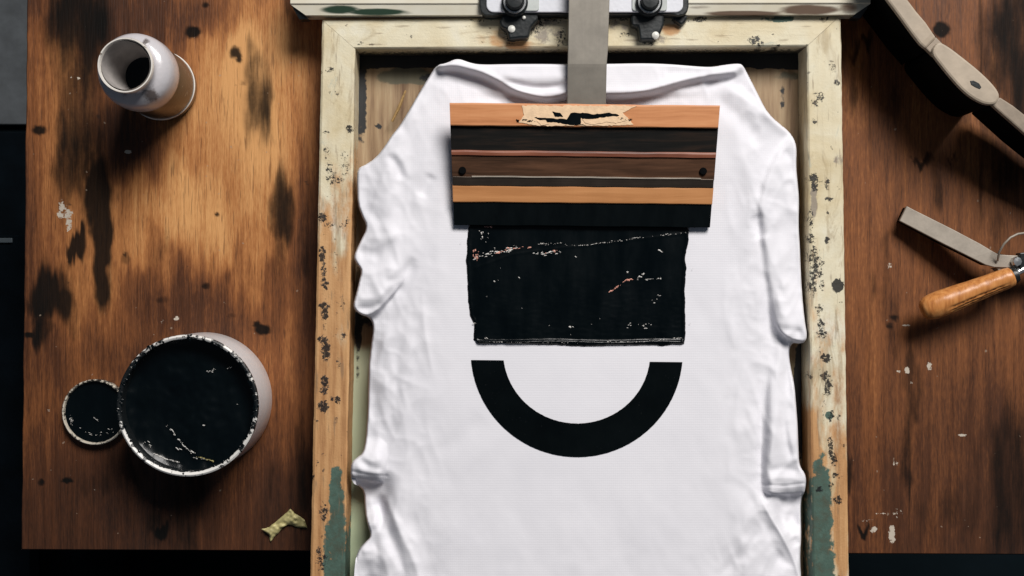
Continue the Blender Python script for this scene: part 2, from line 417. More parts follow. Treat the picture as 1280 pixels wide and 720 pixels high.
# worktable, turned half a degree
tbl = thing('work_table', (0, 0, -.035), 'large stained brown wooden worktable that everything lies on', 'table')
def table_xy(u, v):   # photo px of a point of the top; u,v in unturned px
    a = math.radians(.62); x = u-640; y = v-688
    return 640+x*math.cos(a)-y*math.sin(a)*1.0, 690+x*math.sin(a)*.45+y*math.cos(a)
def build_table():
    us = np.concatenate([[27, 27.8], np.arange(29.5, 1300, 2.2), [1340, 1400, 1480]]); vs = np.concatenate([[-330, -200, -100], np.arange(-40, 686, 2.2), [687, 688]])
    U, Vv = np.meshgrid(us, vs)
    a = math.radians(.62)
    X = 640+(U-640)-(Vv-688)*math.sin(a); Y = Vv+2+(U-640)*math.sin(a)*.45
    rnd = 1.2*fbm(Y/30, X*0+3, 5); X = X+np.where(U < 28, rnd, 0)
    Z = np.where((U < 27.5) | (Vv > 687.5), -.0015, 0.)
    V = PA(X, Y, Z).reshape(-1, 3)
    ny, nx = U.shape; ids = np.arange(U.size).reshape(U.shape)
    F = np.stack([ids[:-1, :-1], ids[:-1, 1:], ids[1:, 1:], ids[1:, :-1]], -1).reshape(-1, 4).tolist()
    # rim down to the underside
    ring = list(ids[0, :])+list(ids[1:, -1])+list(ids[-1, -2::-1])+list(ids[-2:0:-1, 0])
    n0 = len(V); low = V[ring].copy(); low[:, 2] = -.035
    V = np.vstack([V, low]); m = len(ring)
    F += [[ring[i], ring[(i+1) % m], n0+(i+1) % m, n0+i] for i in range(m)]; F.append([n0+i for i in range(m)])
    px, py = X.ravel(), Y.ravel()
    wx = px+13*fbm(px/22, py/48, 21, 3)+2*fbm(px/5, py/16, 22, 2); wy = py+40*fbm(px/14, py/70, 31, 3)+14*fbm(px/3, py/30, 33, 2)
    Kb = blobs(wx, wy, [(98, 30, 42, 85, .72), (104, 140, 34, 95, .66), (92, 215, 26, 40, .62), (124, 250, 18, 60, .8), (127, 325, 12, 62, .9), (98, 312, 11, 19, .9), (66, 365, 25, 42, .95), (56, 410, 14, 26, .7), (62, 385, 34, 22, .6),
        (322, 125, 17, 48, .58), (318, 90, 14, 30, .5), (352, 258, 17, 48, .7), (347, 320, 10, 40, .42), (384, 300, 9, 90, .35), (205, 668, 11, 13, .85), (232, 640, 45, 55, .5),  # the last, wide one is the pot's shadow, painted in
        (1268, 60, 46, 110, .68), (1264, 180, 46, 60, .5), (1238, 330, 40, 60, .35), (1270, 600, 42, 90, .55), (1200, 640, 50, 30, .3), (1135, 560, 8, 60, .5), (1140, 470, 7, 50, .45), (1108, 350, 8, 50, .35), (1118, 395, 10, 30, .35), (1058, 590, 9, 26, .65),  # darkening at the handled tool stands in for its shadow
        (1077, 62, 14, 12, .6), (1082, 668, 10, 8, .9), (1120, 150, 10, 26, .3), (1150, 207, 18, 6, .5), (1190, 205, 6, 4, .5), (30, 560, 10, 120, .3), (150, 590, 60, 20, .35), (220, 545, 10, 80, .2)])
    Kb = np.maximum(Kb, blobs(px+2*fbm(px/9, py/60, 3), py, [(1226, 90, 1.8, 300, .5), (1137, 540, 1.8, 110, .6), (193, 640, 1.8, 60, .5), (172, 330, 1.6, 300, .22), (1087, 300, 1.6, 500, .3)]))
    Kb = np.maximum(Kb, .42*sst(fbm(px/26, py/120, 93, 4), .25, .6)*(1-.6*np.exp(-((px-270)/110)**2-((py-190)/160)**2)))
    px_, py_ = px, py; px = px+2.5*fbm(px/4, py/4, 41, 2); py = py+2.5*fbm(px/4, py/4, 42, 2)
    Kd = blobs(px, py, [(241, 40, 10, 7, 1.), (293, 65, 7, 8, 1.), (298, 72, 4, 6, .9), (257, 6, 4, 4, .8), (50, 163, 10, 6, 1.), (37, 419, 7, 4, 1.), (328, 412, 10, 6, .95), (320, 405, 5, 4, .8), (271, 268, 3.2, 3.2, 1.), (158, 322, 6, 9, .55), (157, 318, 3, 4, .8), (84, 601, 8, 3, .9), (52, 603, 5, 4, .7),
        (1177, 37, 10, 9, 1.1), (1178, 37, 6, 5, 1.2), (1117, 397, 6, 5, .8), (1112, 408, 5, 4, .8), (305, 104, 6, 4, .4), (258, 358, 6, 4, .7), (205, 375, 9, 5, .5), (290, 395, 7, 3, .5)])
    px, py = px_, py_
    Kk = np.clip(np.maximum(Kb, Kd*.88)+.10*np.clip(fbm(px/60, py/160, 77), 0, 1), 0, 1)
    Br = blobs(wx, wy, [(215, 385, 60, 45, .55), (265, 400, 60, 60, .6), (200, 335, 22, 50, .4), (150, 430, 70, 45, .45), (60, 470, 50, 50, .35), (180, 15, 160, 36, .6), (350, 10, 30, 30, .2), (300, 360, 60, 40, .3), (165, 180, 40, 50, .65), (385, 330, 22, 160, .5)])  # brown tone, with the jar's and the frame's shadows painted in
    Br = np.maximum(Br, (px < 500)*np.maximum(.98*sst(py, 430, 650), .45*sst(-px, -75, -30)+.35*sst(-py, -60, 0))); Br = np.maximum(Br, (px > 900)*(.24+.34*sst(py, 380, 690)+.16*sst(px, 1130, 1280)+.05*sst(-py, -140, 0)))  # fading light towards the lower edge painted as browning; right side is darker wood
    Li = blobs(wx, wy, [(290, 150, 55, 130, .85), (255, 255, 75, 65, .95), (330, 60, 50, 60, .5), (180, 300, 40, 60, .55), (170, 60, 1, 1, 0), (310, 330, 26, 60, .5), (225, 180, 40, 70, .5), (385, 110, 20, 90, .35), (140, 390, 30, 50, .35)])
    Wh = blobs(px, py, [(77, 262, 6, 16, .75), (86, 268, 6, 12, .8), (86, 280, 5, 12, .8), (74, 268, 4, 5, .9), (90, 98, 7, 5, .5), (98, 98, 2.5, 2.5, 1), (160, 190, 5, 3, .95), (205, 402, 8, 4, .6), (220, 398, 5, 3, .9), (120, 612, 4, 2, .6), (84, 594, 8, 2, .6),
        (1134, 463, 4, 5, 1), (1123, 464, 4, 2.5, .9), (1162, 458, 4, 6, .9), (1132, 407, 7, 1.6, .95), (1203, 544, 7, 2, .9), (1073, 557, 8, 1.4, .8), (1120, 580, 5, 6, .7), (1122, 640, 9, 12, .55), (1115, 668, 5, 13, .98), (1090, 652, 22, 7, .5), (1092, 662, 5, 5, .8), (1140, 478, 3, 3, .7), (1112, 332, 5, 5, .7), (1110, 642, 26, 2, .7), (1180, 655, 30, 20, .35), (1235, 8, 30, 2, .5), (60, 512, 4, 4, .6)])
    att = np.zeros((len(V), 4)); n = len(px)
    att[:n, 0] = Kk; att[:n, 1] = Br; att[:n, 2] = Li; att[:n, 3] = Wh
    att[n:, 1] = .6
    o = mk('tabletop', V, F, M['table'], tbl, False, attr=att)
build_table()

mt = None
# black shelf low on the left of the table
sh = thing('shelf', (-.75, -.1, -.74), 'black shelf unit down on the left, below the table edge', 'shelf')
def box(name, x0, x1, y0, y1, z0, z1, mat, parent, bevel=.002):
    V = [(x, y, z) for z in (z0, z1) for y in (y0, y1) for x in (x0, x1)]
    F = [[0, 1, 3, 2], [4, 5, 7, 6], [0, 1, 5, 4], [2, 3, 7, 6], [0, 2, 6, 4], [1, 3, 7, 5]]
    return mk(name, V, F, mat, parent, False, bevel=bevel)
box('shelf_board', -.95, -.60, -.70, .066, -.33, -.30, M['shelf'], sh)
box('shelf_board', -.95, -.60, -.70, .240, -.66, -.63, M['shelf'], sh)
box('shelf_strip', -.90, -.62, .056, .062, -.30, -.297, M['shelfedge'], sh, .001)
box('shelf_post', -.95, -.92, .02, .05, -.74, -.33, M['shelf'], sh)
box('shelf_post', -.95, -.92, -.69, -.66, -.74, -.33, M['shelf'], sh)

mt = box('lit_floor_patch', -1.3, -.62, .265, 1.3, -.74, -.725, M['mat'], None)  # added slab, paler than the floor to stand in for its lit part
tag(mt, 'grey lit patch standing in for lit floor beyond the table, upper left corner', 'mat')  # 'mat' here is the added stand-in slab
# ------------------------------------------------------------------ screen frame
def zf(x, y): return .041+.018*(y-20)/700
FT = .036
scr = thing('screen_frame', P(720, 400, 0.008), 'big cream painted wooden screen frame, chipped and ink spattered, around the shirt', 'frame')
def rail(name, A, B, Cc, D, nu, nv, attrf, shade_sides=False):
    """A-B one end, D-C the other; u runs across the rail, v along"""
    us = np.concatenate([[0, .025, .06], np.linspace(.1, .9, nu), [.94, .975, 1]]); vs = np.linspace(0, 1, nv)
    U, Vv = np.meshgrid(us, vs)
    A, B, Cc, D = map(np.array, (A, B, Cc, D))
    X = (A[0]*(1-U)+B[0]*U)*(1-Vv)+(D[0]*(1-U)+Cc[0]*U)*Vv
    Y = (A[1]*(1-U)+B[1]*U)*(1-Vv)+(D[1]*(1-U)+Cc[1]*U)*Vv
    e = np.minimum(U, 1-U)
    drop = .0014*(1-sst(e, 0, .05)) + .0005*fbm(X/25, Y/25, 3)
    wob = .7*fbm(X/14, Y/14, 8)
    X = X+np.where(e < .01, wob, 0)
    Z = zf(X, Y)-drop
    V = PA(X, Y, Z).reshape(-1, 3); ids = np.arange(U.size).reshape(U.shape)
    F = np.stack([ids[:-1, :-1], ids[:-1, 1:], ids[1:, 1:], ids[1:, :-1]], -1).reshape(-1, 4).tolist()
    ring = list(ids[0, :])+list(ids[1:, -1])+list(ids[-1, -2::-1])+list(ids[-2:0:-1, 0])
    n0 = len(V); low = V[ring].copy(); low[:, 2] -= FT; V = np.vstack([V, low]); m = len(ring)
    F += [[ring[i], ring[(i+1) % m], n0+(i+1) % m, n0+i] for i in range(m)]; F.append([n0+i for i in range(m)])
    at = attrf(X.ravel(), Y.ravel()); att = np.zeros((len(V), 4)); att[:len(at)] = at; att[len(at):] = at[ring]*np.array([1, 1, .3, 1])
    if shade_sides: att[len(at):, 2] = 1.4; att[len(at):, 0] = .4  # rail sides blackened to paint in the shade of the recess
    return mk(name, V, F, M['frame_across' if abs(A[1]-D[1]) < abs(A[0]-D[0]) else 'frame'], scr, True, attr=att, autos=.5)
random.seed(3)
left_drips = [(408, 165, 5, 3, .6), (400, 91, 4, 3, .7), (412, 87, 7, 4, .6), (437, 161, 5, 5, 1), (410, 115, 6, 2, .6), (421, 116, 4, 3, .7), (409, 190, 5, 12, .55), (431, 205, 8, 18, .5), (415, 222, 9, 8, .7), (411, 213, 5, 14, .6), (425, 226, 7, 5, .6),
    (403, 272, 7, 6, .9), (412, 281, 8, 4, .8), (428, 282, 5, 3, .8), (434, 276, 4, 6, .6), (403, 318, 5, 12, .95), (405, 335, 4, 14, .8), (406, 355, 5, 10, .8), (405, 382, 9, 4, .9), (406, 392, 5, 10, .95), (428, 380, 4, 14, .5), (403, 424, 8, 5, .85), (407, 438, 6, 14, 1.), (429, 420, 6, 6, .7), (423, 452, 4, 8, .5),
    (406, 478, 6, 10, .9), (405, 488, 6, 6, .9), (404, 508, 7, 8, 1.), (414, 499, 4, 4, .8), (422, 500, 4, 6, .9), (420, 526, 4, 5, .7), (395, 525, 3, 4, .6), (414, 552, 3, 3, .6), (405, 568, 4, 3, .7), (391, 595, 3, 6, .7), (396, 578, 3, 4, .7), (405, 588, 3, 3, .7), (405, 640, 6, 12, .8), (403, 700, 8, 14, .7), (398, 690, 4, 8, .7),
    (406, 410, 3, 60, .35), (404, 340, 3, 60, .38), (420, 350, 4, 80, .3), (441, 350, 3, 70, .4), (438, 480, 3, 60, .3)]
def att_left(x, y):
    a = np.zeros((len(x), 4))
    a[:, 0] = .70*sst(y, 40, 400)+.3*sst(y, 430, 560)+.16*sst(y, 40, 140)*sst(x, 425, 440)+.12*fbm(x/12, y/60, 51)
    a[:, 1] = np.maximum(blobs(x, y, [(421, 660, 10, 90, .95), (424, 740, 12, 120, .9), (412, 700, 9, 60, .7)])*sst(y, 575, 590), 0)
    a[:, 2] = blobs(x, y, left_drips)
    return a
right_drips = [(1047, 357, 7, 8, 1.6), (1023, 118, 7, 5, .6), (1019, 128, 6, 5, .8), (1026, 122, 6, 5, .8), (1018, 152, 4, 5, .7), (1041, 84, 6, 5, .7), (1046, 103, 4, 4, .9), (1012, 91, 5, 2, .5), (1042, 90, 5, 2, .5), (1016, 222, 6, 6, 1), (1018, 230, 5, 10, .9), (1034, 229, 4, 8, .8), (1036, 248, 7, 4, .8), (1035, 266, 2, 3, .7), (1043, 230, 3, 3, .5), (1025, 227, 8, 3, .6),
    (1014, 274, 4, 14, .75), (1014, 298, 6, 7, .8), (1019, 310, 5, 6, .7), (1034, 300, 4, 5, .85), (1017, 320, 8, 12, .75), (1020, 338, 9, 14, .75), (1016, 358, 7, 14, .75), (1026, 330, 5, 10, .8), (1027, 356, 4, 8, .7), (1024, 386, 6, 6, .8), (1026, 405, 5, 6, .8), (1027, 418, 7, 6, .9), (1032, 448, 7, 7, .85), (1032, 470, 7, 6, .9), (1036, 480, 6, 8, .9), (1035, 488, 5, 8, .8),
    (1013, 470, 3, 5, .7), (1036, 522, 4, 8, .5), (1038, 560, 4, 18, .8), (1042, 575, 5, 12, .7), (1046, 594, 7, 5, .8), (1039, 606, 4, 5, .7), (1024, 612, 6, 4, .9), (1047, 625, 6, 6, .9), (1055, 557, 3, 3, .8), (1030, 500, 3, 40, .35), (1024, 420, 3, 60, .35), (1040, 518, 5, 6, .7), (1049, 522, 4, 5, .7)]
def att_right(x, y):
    a = np.zeros((len(x), 4))
    a[:, 0] = .34*sst(y, 180, 400)+.15*sst(y, 460, 640)+blobs(x, y, [(1016, 560, 6, 40, .7), (1020, 575, 10, 14, .6), (1052, 640, 8, 90, .3)])+.10*fbm(x/12, y/60, 52)
    a[:, 1] = blobs(x, y, [(1026, 640, 14, 70, .95), (1028, 730, 16, 90, .95), (1024, 590, 8, 20, .8), (1037, 519, 5, 5, 1.)])
    a[:, 2] = blobs(x, y, right_drips)
    a[:, 3] = blobs(x, y, [(1017, 250, 5, 26, .85), (1048, 200, 8, 12, .5), (1040, 82, 10, 7, .5)])
    return a
top_drips = [(450, 54, 4, 3, .8), (465, 54, 4, 3, .7), (874, 24, 8, 4, .95), (880, 22, 5, 4, .8), (893, 18, 6, 3, .8), (944, 50, 9, 6, .9), (950, 55, 5, 4, .8), (970, 57, 5, 2, .8), (968, 43, 4, 1.5, .6), (1030, 24, 8, 4, .6), (1034, 38, 8, 3, .5), (1008, 58, 6, 3, .6), (590, 26, 5, 2, .6), (600, 25, 7, 3, .7), (610, 26, 6, 2, .6), (703, 45, 5, 12, .7), (698, 50, 4, 9, .7), (782, 43, 8, 3, .7), (775, 44, 4, 3, .7), (514, 46, 2, 3, .5), (580, 33, 5, 2, .4),
    (655, 28, 26, 16, .9), (640, 40, 12, 16, .9), (810, 28, 20, 14, .95), (812, 46, 14, 12, .75), (850, 25, 12, 6, .8), (690, 24, 22, 6, .6), (772, 25, 16, 5, .5)]
def att_top(x, y):
    a = np.zeros((len(x), 4))
    a[:, 0] = blobs(x, y, [(622, 48, 14, 14, .55), (650, 55, 22, 8, .6), (838, 38, 14, 9, .6), (700, 40, 10, 12, .3), (600, 50, 12, 10, .4)])
    a[:, 1] = blobs(x, y, [(975, 24, 22, 4, .75), (510, 23, 12, 2, .5), (915, 22, 20, 2, .4)])
    a[:, 2] = blobs(x, y, top_drips)
    a[:, 3] = blobs(x, y, [(685, 38, 24, 22, .62), (775, 35, 20, 20, .42), (820, 50, 20, 8, .6)])
    return a
rail('frame_rail', (402.9, 25.1), (443.9, 61.25), (429.6, 800), (385.5, 838), 26, 330, att_left)
rail('frame_rail', (1050.8, 19.3), (1008.4, 58.2), (1016.5, 800), (1062.5, 838), 26, 330, att_right)
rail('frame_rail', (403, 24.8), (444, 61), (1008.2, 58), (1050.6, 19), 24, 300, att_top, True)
rail('frame_rail', (386, 838.6), (430, 800.6), (1016, 800.6), (1062, 838.6), 20, 60, lambda x, y: np.zeros((len(x), 4))+np.array([.3, 0, 0, 0]))

# backing board inside the frame
def zb(x, y): return zf(x, y)-.0335
def build_board():
    xs = np.arange(425, 1024, 3.); ys = np.arange(44, 812, 3.); X, Y = np.meshgrid(xs, ys)
    Z = zb(X, Y)+.0006*fbm(X/20, Y/60, 4)
    # keep inside the rails (their inner faces)
    V = PA(X, Y, Z).reshape(-1, 3); ids = np.arange(X.size).reshape(X.shape)
    F = np.stack([ids[:-1, :-1], ids[:-1, 1:], ids[1:, 1:], ids[1:, :-1]], -1).reshape(-1, 4).tolist()
    x, y = X.ravel(), Y.ravel(); a = np.zeros((len(x), 4))
    a[:, 0] = .75*(1-sst(y, 400, 460))+.5*(x > 900)+.15*fbm(x/14, y/70, 9)
    a[:, 1] = blobs(x, y, [(510, 95, 45, 12, .8), (985, 95, 30, 8, .5)])
    a[:, 2] = np.maximum(1.*(1-sst(y+6*fbm(x/30, y/9, 6), 82, 87)), .75*(1-sst(x, 455, 463))*(1-sst(y, 130, 240)))  # black band paints the shade of the top and left rails
    a[:, 2] = np.maximum(a[:, 2], blobs(x, y, [(474, 158, 5, 4, .8), (469, 150, 10, 30, .3), (540, 96, 20, 8, .6), (978, 120, 5, 30, .5), (1000, 500, 9, 75, .95), (448, 400, 6, 50, .7), (447, 455, 4, 40, .5), (463, 400, 20, 12, .6)]))  # the long right blob is the right rail's shadow, painted; others are marks
    a[:, 3] = blobs(x, y, [(475, 110, 22, 12, .5)])
    # solid
    n0 = len(V); ring = list(ids[0, :])+list(ids[1:, -1])+list(ids[-1, -2::-1])+list(ids[-2:0:-1, 0]); low = V[ring].copy(); low[:, 2] -= .006
    V = np.vstack([V, low]); m = len(ring)
    F += [[ring[i], ring[(i+1) % m], n0+(i+1) % m, n0+i] for i in range(m)]; F.append([n0+i for i in range(m)])
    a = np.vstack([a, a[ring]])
    mat, nt, b = new_mat('painted board'); n = N(nt); R, G, B, A = n.attr('wear_shade'); iso = n.coord()
    g = n.noise(n.coord((1, .06, 1)), 130, 5, .6); bg = n.noise(n.coord((1, .3, 1)), 18, 4, .6)
    pale = n.ramp(bg, [(.3, (.36, .42, .27)), (.7, (.52, .55, .38))]); wood = n.ramp(g, [(.25, (.13, .065, .03)), (.5, (.33, .22, .12)), (.75, (.50, .38, .23))])
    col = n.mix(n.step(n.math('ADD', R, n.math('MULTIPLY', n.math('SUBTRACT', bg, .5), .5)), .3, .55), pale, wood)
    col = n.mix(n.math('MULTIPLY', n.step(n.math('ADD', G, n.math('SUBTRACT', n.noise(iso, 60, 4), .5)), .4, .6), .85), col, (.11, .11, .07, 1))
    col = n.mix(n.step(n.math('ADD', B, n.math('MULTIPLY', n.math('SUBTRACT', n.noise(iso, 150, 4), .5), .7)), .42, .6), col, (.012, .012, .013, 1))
    n.put(b.inputs['Base Color'], col); b.inputs['Roughness'].default_value = .6; n.bump(g, .4, .0008, b)
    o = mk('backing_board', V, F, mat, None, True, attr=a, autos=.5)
    tag(o, 'tan and pale green painted board lying inside the frame under the shirt', 'board')
build_board()

# ------------------------------------------------------------------ t-shirt
OUT = [(536, 96), (546, 81), (558, 79), (568, 74), (576, 74), (586, 78), (600, 81), (640, 80), (700, 80), (760, 80), (800, 79), (835, 80), (870, 83), (890, 84), (905, 81), (926, 79), (930, 84), (937, 97), (947, 117), (958, 139), (972, 153), (985, 163), (993, 174), (996, 186), (995, 207), (997, 228), (999, 250), (998, 280), (1000, 310), (1001, 340), (1003, 372), (1006, 402), (1009, 418), (1007, 428), (998, 430), (990, 428), (986, 440), (988, 458), (993, 480), (995, 505),
    (997, 530), (998, 560), (999, 582), (1006, 591), (1008, 600), (1006, 616), (1002, 622), (1001, 640), (1002, 667), (1000, 697), (1002, 730), (1002, 800), (441, 800), (442, 730), (444, 700), (448, 687), (456, 678), (464, 670), (459, 655), (456, 640), (455, 615), (449, 608), (441, 604), (438, 594), (439, 578), (446, 572), (454, 566), (457, 550), (458, 537), (460, 510), (460, 490), (461, 453), (464, 430), (467, 408), (462, 397), (449, 393), (442, 386), (442, 378), (446, 364), (449, 350), (452, 338), (446, 330), (442, 323), (445, 313), (451, 300), (459, 284), (452, 270), (447, 256), (446, 235), (446, 216), (449, 209), (457, 206), (470, 197), (481, 183), (489, 170), (499, 158), (510, 140), (522, 119)]
OUTs = chaikin(OUT, 2)
RID = [  # points, height, width (px), end taper
    ([(540, 120), (532, 190), (520, 260), (505, 330), (499, 400), (500, 470)], .0030, 13, 1),
    ([(560, 140), (553, 220), (548, 300), (545, 380)], .0018, 14, 1),
    ([(520, 130), (500, 175), (480, 215), (470, 250)], .0030, 11, 1),
    ([(484, 192), (496, 206), (504, 226)], -.0040, 4.5, 1), ([(493, 186), (505, 204), (512, 225)], .0028, 6, 1),
    ([(540, 218), (533, 232), (526, 246)], -.004, 6, 1), ([(452, 262), (470, 268), (482, 280)], -.004, 8, 1),
    ([(456, 296), (478, 300), (500, 290)], .005, 9, 1), ([(448, 318), (462, 312), (478, 322)], -.0035, 7, 1),
    ([(452, 342), (475, 340), (495, 330)], .0035, 9, 1), ([(478, 352), (495, 350), (508, 338), (518, 322)], -.0048, 5, 1),
    ([(445, 384), (462, 387), (476, 380), (488, 366), (498, 352)], -.0055, 4, 1), ([(447, 372), (465, 374), (480, 364)], .004, 7, 1),
    ([(498, 345), (502, 365), (508, 350), (520, 330)], -.0035, 6, 1),
    ([(502, 380), (500, 430), (494, 480), (490, 560)], -.0028, 6, 1), ([(485, 400), (482, 460), (480, 540)], .003, 9, 1),
    ([(470, 410), (468, 480), (466, 550)], -.002, 5, 1),
    ([(545, 568), (575, 548), (604, 520)], -.0012, 9, 1), ([(560, 600), (610, 560), (650, 530)], .0012, 20, 1),
    # lower left
    ([(448, 574), (462, 585), (480, 586)], -.004, 4, 1), ([(442, 582), (460, 592), (482, 594)], .004, 6, 1), ([(452, 570), (466, 578), (478, 572)], .004, 5, 1),
    ([(484, 628), (494, 652), (508, 680), (522, 712), (530, 750)], .008, 7, 0), ([(474, 632), (482, 656), (492, 684), (504, 716), (508, 750)], -.008, 6, 0),
    ([(512, 640), (530, 680), (548, 730)], -.003, 12, 1), ([(462, 700), (476, 690), (486, 720), (490, 760)], .007, 9, 0), ([(452, 690), (470, 685)], .004, 5, 1), ([(455, 720), (470, 730), (475, 770)], -.006, 6, 1),
    ([(458, 620), (470, 640), (468, 662)], .005, 7, 1), ([(476, 618), (480, 640), (474, 665)], -.006, 4, 1),
    # right side
    ([(903, 108), (925, 118), (948, 136), (968, 152), (985, 170)], .0055, 9, 1), ([(890, 120), (912, 136), (936, 160), (950, 185)], -.005, 9, 1), ([(918, 100), (940, 118), (955, 140)], -.004, 6, 1),
    ([(915, 140), (930, 200), (942, 260), (950, 310)], .0035, 12, 1), ([(940, 250), (949, 285), (956, 320), (962, 400), (966, 455), (968, 480)], -.0035, 6, 1),
    ([(944, 268), (950, 285), (954, 298)], -.004, 7, 1), ([(978, 187), (985, 194), (990, 205), (988, 225)], -.0045, 5, 1), ([(972, 200), (982, 230), (988, 270)], .003, 8, 1),
    ([(985, 225), (993, 240), (992, 262)], -.003, 5, 1), ([(975, 290), (980, 350), (985, 400), (992, 422)], .006, 11, 1), ([(995, 290), (996, 340), (1000, 390)], -.003, 4, 1),
    ([(976, 412), (990, 412), (1003, 416)], -.005, 4.5, 1), ([(972, 405), (980, 430), (984, 450), (984, 480), (988, 540)], -.004, 4, 1),
    ([(972, 430), (972, 480), (970, 540), (962, 580)], .005, 7, 1), ([(960, 440), (957, 500), (953, 560), (951, 600), (956, 632)], -.006, 4.5, 1),
    ([(978, 500), (980, 545), (990, 575)], -.005, 4, 1), ([(985, 510), (990, 560), (996, 580)], .004, 5, 1), ([(960, 590), (978, 584), (1000, 590)], -.0035, 4, 1), ([(956, 600), (980, 596), (1004, 601)], .003, 4, 1),
    ([(953, 620), (964, 645), (980, 672), (996, 704), (1004, 740)], .0075, 4.5, 1), ([(946, 640), (962, 668), (980, 700), (990, 740)], -.003, 9, 1),
    ([(948, 650), (932, 668), (912, 692)], -.0016, 5, 1), ([(978, 690), (960, 705), (950, 740)], -.006, 9, 1), ([(935, 668), (905, 700), (885, 740)], .0035, 16, 1), ([(985, 705), (975, 725), (970, 760)], .005, 6, 1),
    ([(985, 640), (990, 655), (996, 662)], -.004, 5, 1), ([(990, 628), (980, 650), (985, 672)], .005, 5, 1), ([(992, 672), (998, 682)], -.005, 5, 1),
    # neck
    ([(548, 84), (566, 80), (582, 84), (600, 88), (618, 97), (636, 107), (656, 117), (680, 122), (700, 119), (714, 113)], .0065, 4.2, 0),
    ([(620, 92), (650, 97), (700, 95), (735, 92)], .004, 9, 1),
    ([(622, 100), (645, 107), (670, 111), (694, 110), (712, 105)], -.010, 4.5, 1),
    ([(740, 118), (770, 117), (800, 115), (830, 107), (860, 98), (890, 93), (915, 90)], .006, 5, 0),
    ([(880, 104), (900, 100), (920, 96)], -.004, 7, 1), ([(830, 92), (860, 90), (890, 95)], -.003, 6, 1), ([(560, 92), (590, 104), (620, 122), (640, 140)], -.004, 12, 1),
]
NECK = chaikin([(700, 60), (546, 60), (546, 86), (566, 84), (584, 88), (602, 93), (620, 101), (638, 111), (658, 120), (680, 125), (705, 122), (735, 119), (770, 121), (800, 118), (830, 110), (860, 101), (890, 96), (926, 92), (940, 60)], 2)
CUFFR = chaikin([(952, 470), (972, 420), (1040, 480), (1040, 617), (1006, 617), (980, 619), (955, 617), (951, 605), (952, 540)], 1)
CUFFL = chaikin([(484, 540), (484, 604), (460, 602), (436, 596), (420, 590), (420, 540)], 1)
SLL = chaikin([(400, 190), (500, 150), (525, 200), (530, 260), (520, 320), (505, 350), (488, 372), (470, 392), (450, 400), (400, 400)], 2)
SLR = chaikin([(945, 240), (990, 160), (1040, 160), (1040, 432), (1000, 432), (988, 428), (972, 418), (966, 400), (958, 340)], 2)
SLLC = chaikin([(400, 200), (470, 190), (520, 250), (520, 320), (505, 352), (488, 373), (470, 392), (455, 397), (420, 394)], 1)
SLRC = chaikin([(940, 200), (1040, 200), (1040, 428), (1004, 428), (985, 424), (972, 412), (955, 380)], 1)
HEMR = chaikin([(700, 640), (880, 560), (950, 612), (960, 636), (978, 664), (996, 698), (1006, 740), (1006, 820), (700, 820)], 2)
def zs(x, y): return .052+.014*y/720
def soft_h(x, y):
    h = np.zeros(x.shape)
    for pts, a, w, tp in RID:
        w = max(w*1.15, 4.2); near = np.ones(x.shape, bool)
        q = np.array(pts); bx = (x > q[:, 0].min()-3*w) & (x < q[:, 0].max()+3*w) & (y > q[:, 1].min()-3*w) & (y < q[:, 1].max()+3*w)
        d, t, _, _ = seg_dist(x[bx], y[bx], chaikin(pts, 2, False))
        k = np.exp(-(d/w)**2) if a < 0 else np.exp(.35-np.sqrt((1.35*d/w)**2+.12))
        if tp: k = k*sst(t, 0, .30)*sst(1-t, 0, .30)
        h[bx] += a*.50*k
    def stepin(poly, amp, f0, f1):
        s, _, _ = sdf(x, y, poly); return amp*sst(s, f0, f1)
    h += stepin(SLL, .0055, -6, 5)*(1-sst(x, 478, 515))
    h += stepin(SLR, .005, -5, 5)
    # cloth under the cuffs lies deeper
    h -= .014*np.exp(-(((x-464)/24)**4+((y-622)/26)**4)); h -= .012*np.exp(-(((x-988)/18)**4+((y-640)/26)**4))*sst(x-(y-620)*.45, 956, 966)
    # soft sag past the edges of the press board
    h -= .008*(1-sst(x, 452, 510))*(1-.3*sst(y, 150, 260)) + .008*(1-sst(-x, -998, -940))
    h -= .006*(1-sst(y, 70, 150))
    # uneven cloth, calm in the middle
    calm = np.clip(1-np.exp(-(((x-725)/185)**4+((y-400)/300)**4)), 0, 1)
    h += (.0002+.0012*calm)*fbm(x/46, y/70, 61, 3)+calm*.0005*fbm(x/15, y/22, 71, 2)
    side = np.clip((1-sst(x, 470, 560))+sst(x, 925, 975)+.8*sst(y, 640, 700)*(sst(x, 880, 960)+1-sst(x, 480, 560)), 0, 1)
    rn = 1-np.abs(2.4*fbm((x+.35*y)/26, (y-.2*x)/58, 83, 2)); h += side*.0011*(np.clip(rn, 0, 1)**2-.35)
    wide = np.clip((1-sst(x, 480, 575))+sst(x, 895, 960)+.9*sst(y, 655, 720)*(sst(x, 850, 940)+1-sst(x, 490, 590))+.5*(1-sst(y, 110, 170)), 0, 1)
    for (sx, sy, sh, sd_, am) in ((34, 60, .5, 101, .0016), (17, 38, -.35, 102, .0009), (11, 15, .2, 103, .0005)):
        q = fbm((x+sh*y)/sx, (y-.3*x)/sy, sd_, 1); h -= wide*am*np.minimum(np.abs(q)*3.2, .9)
    h += .0006*fbm(x/120, y/60, 66, 2)
    return h
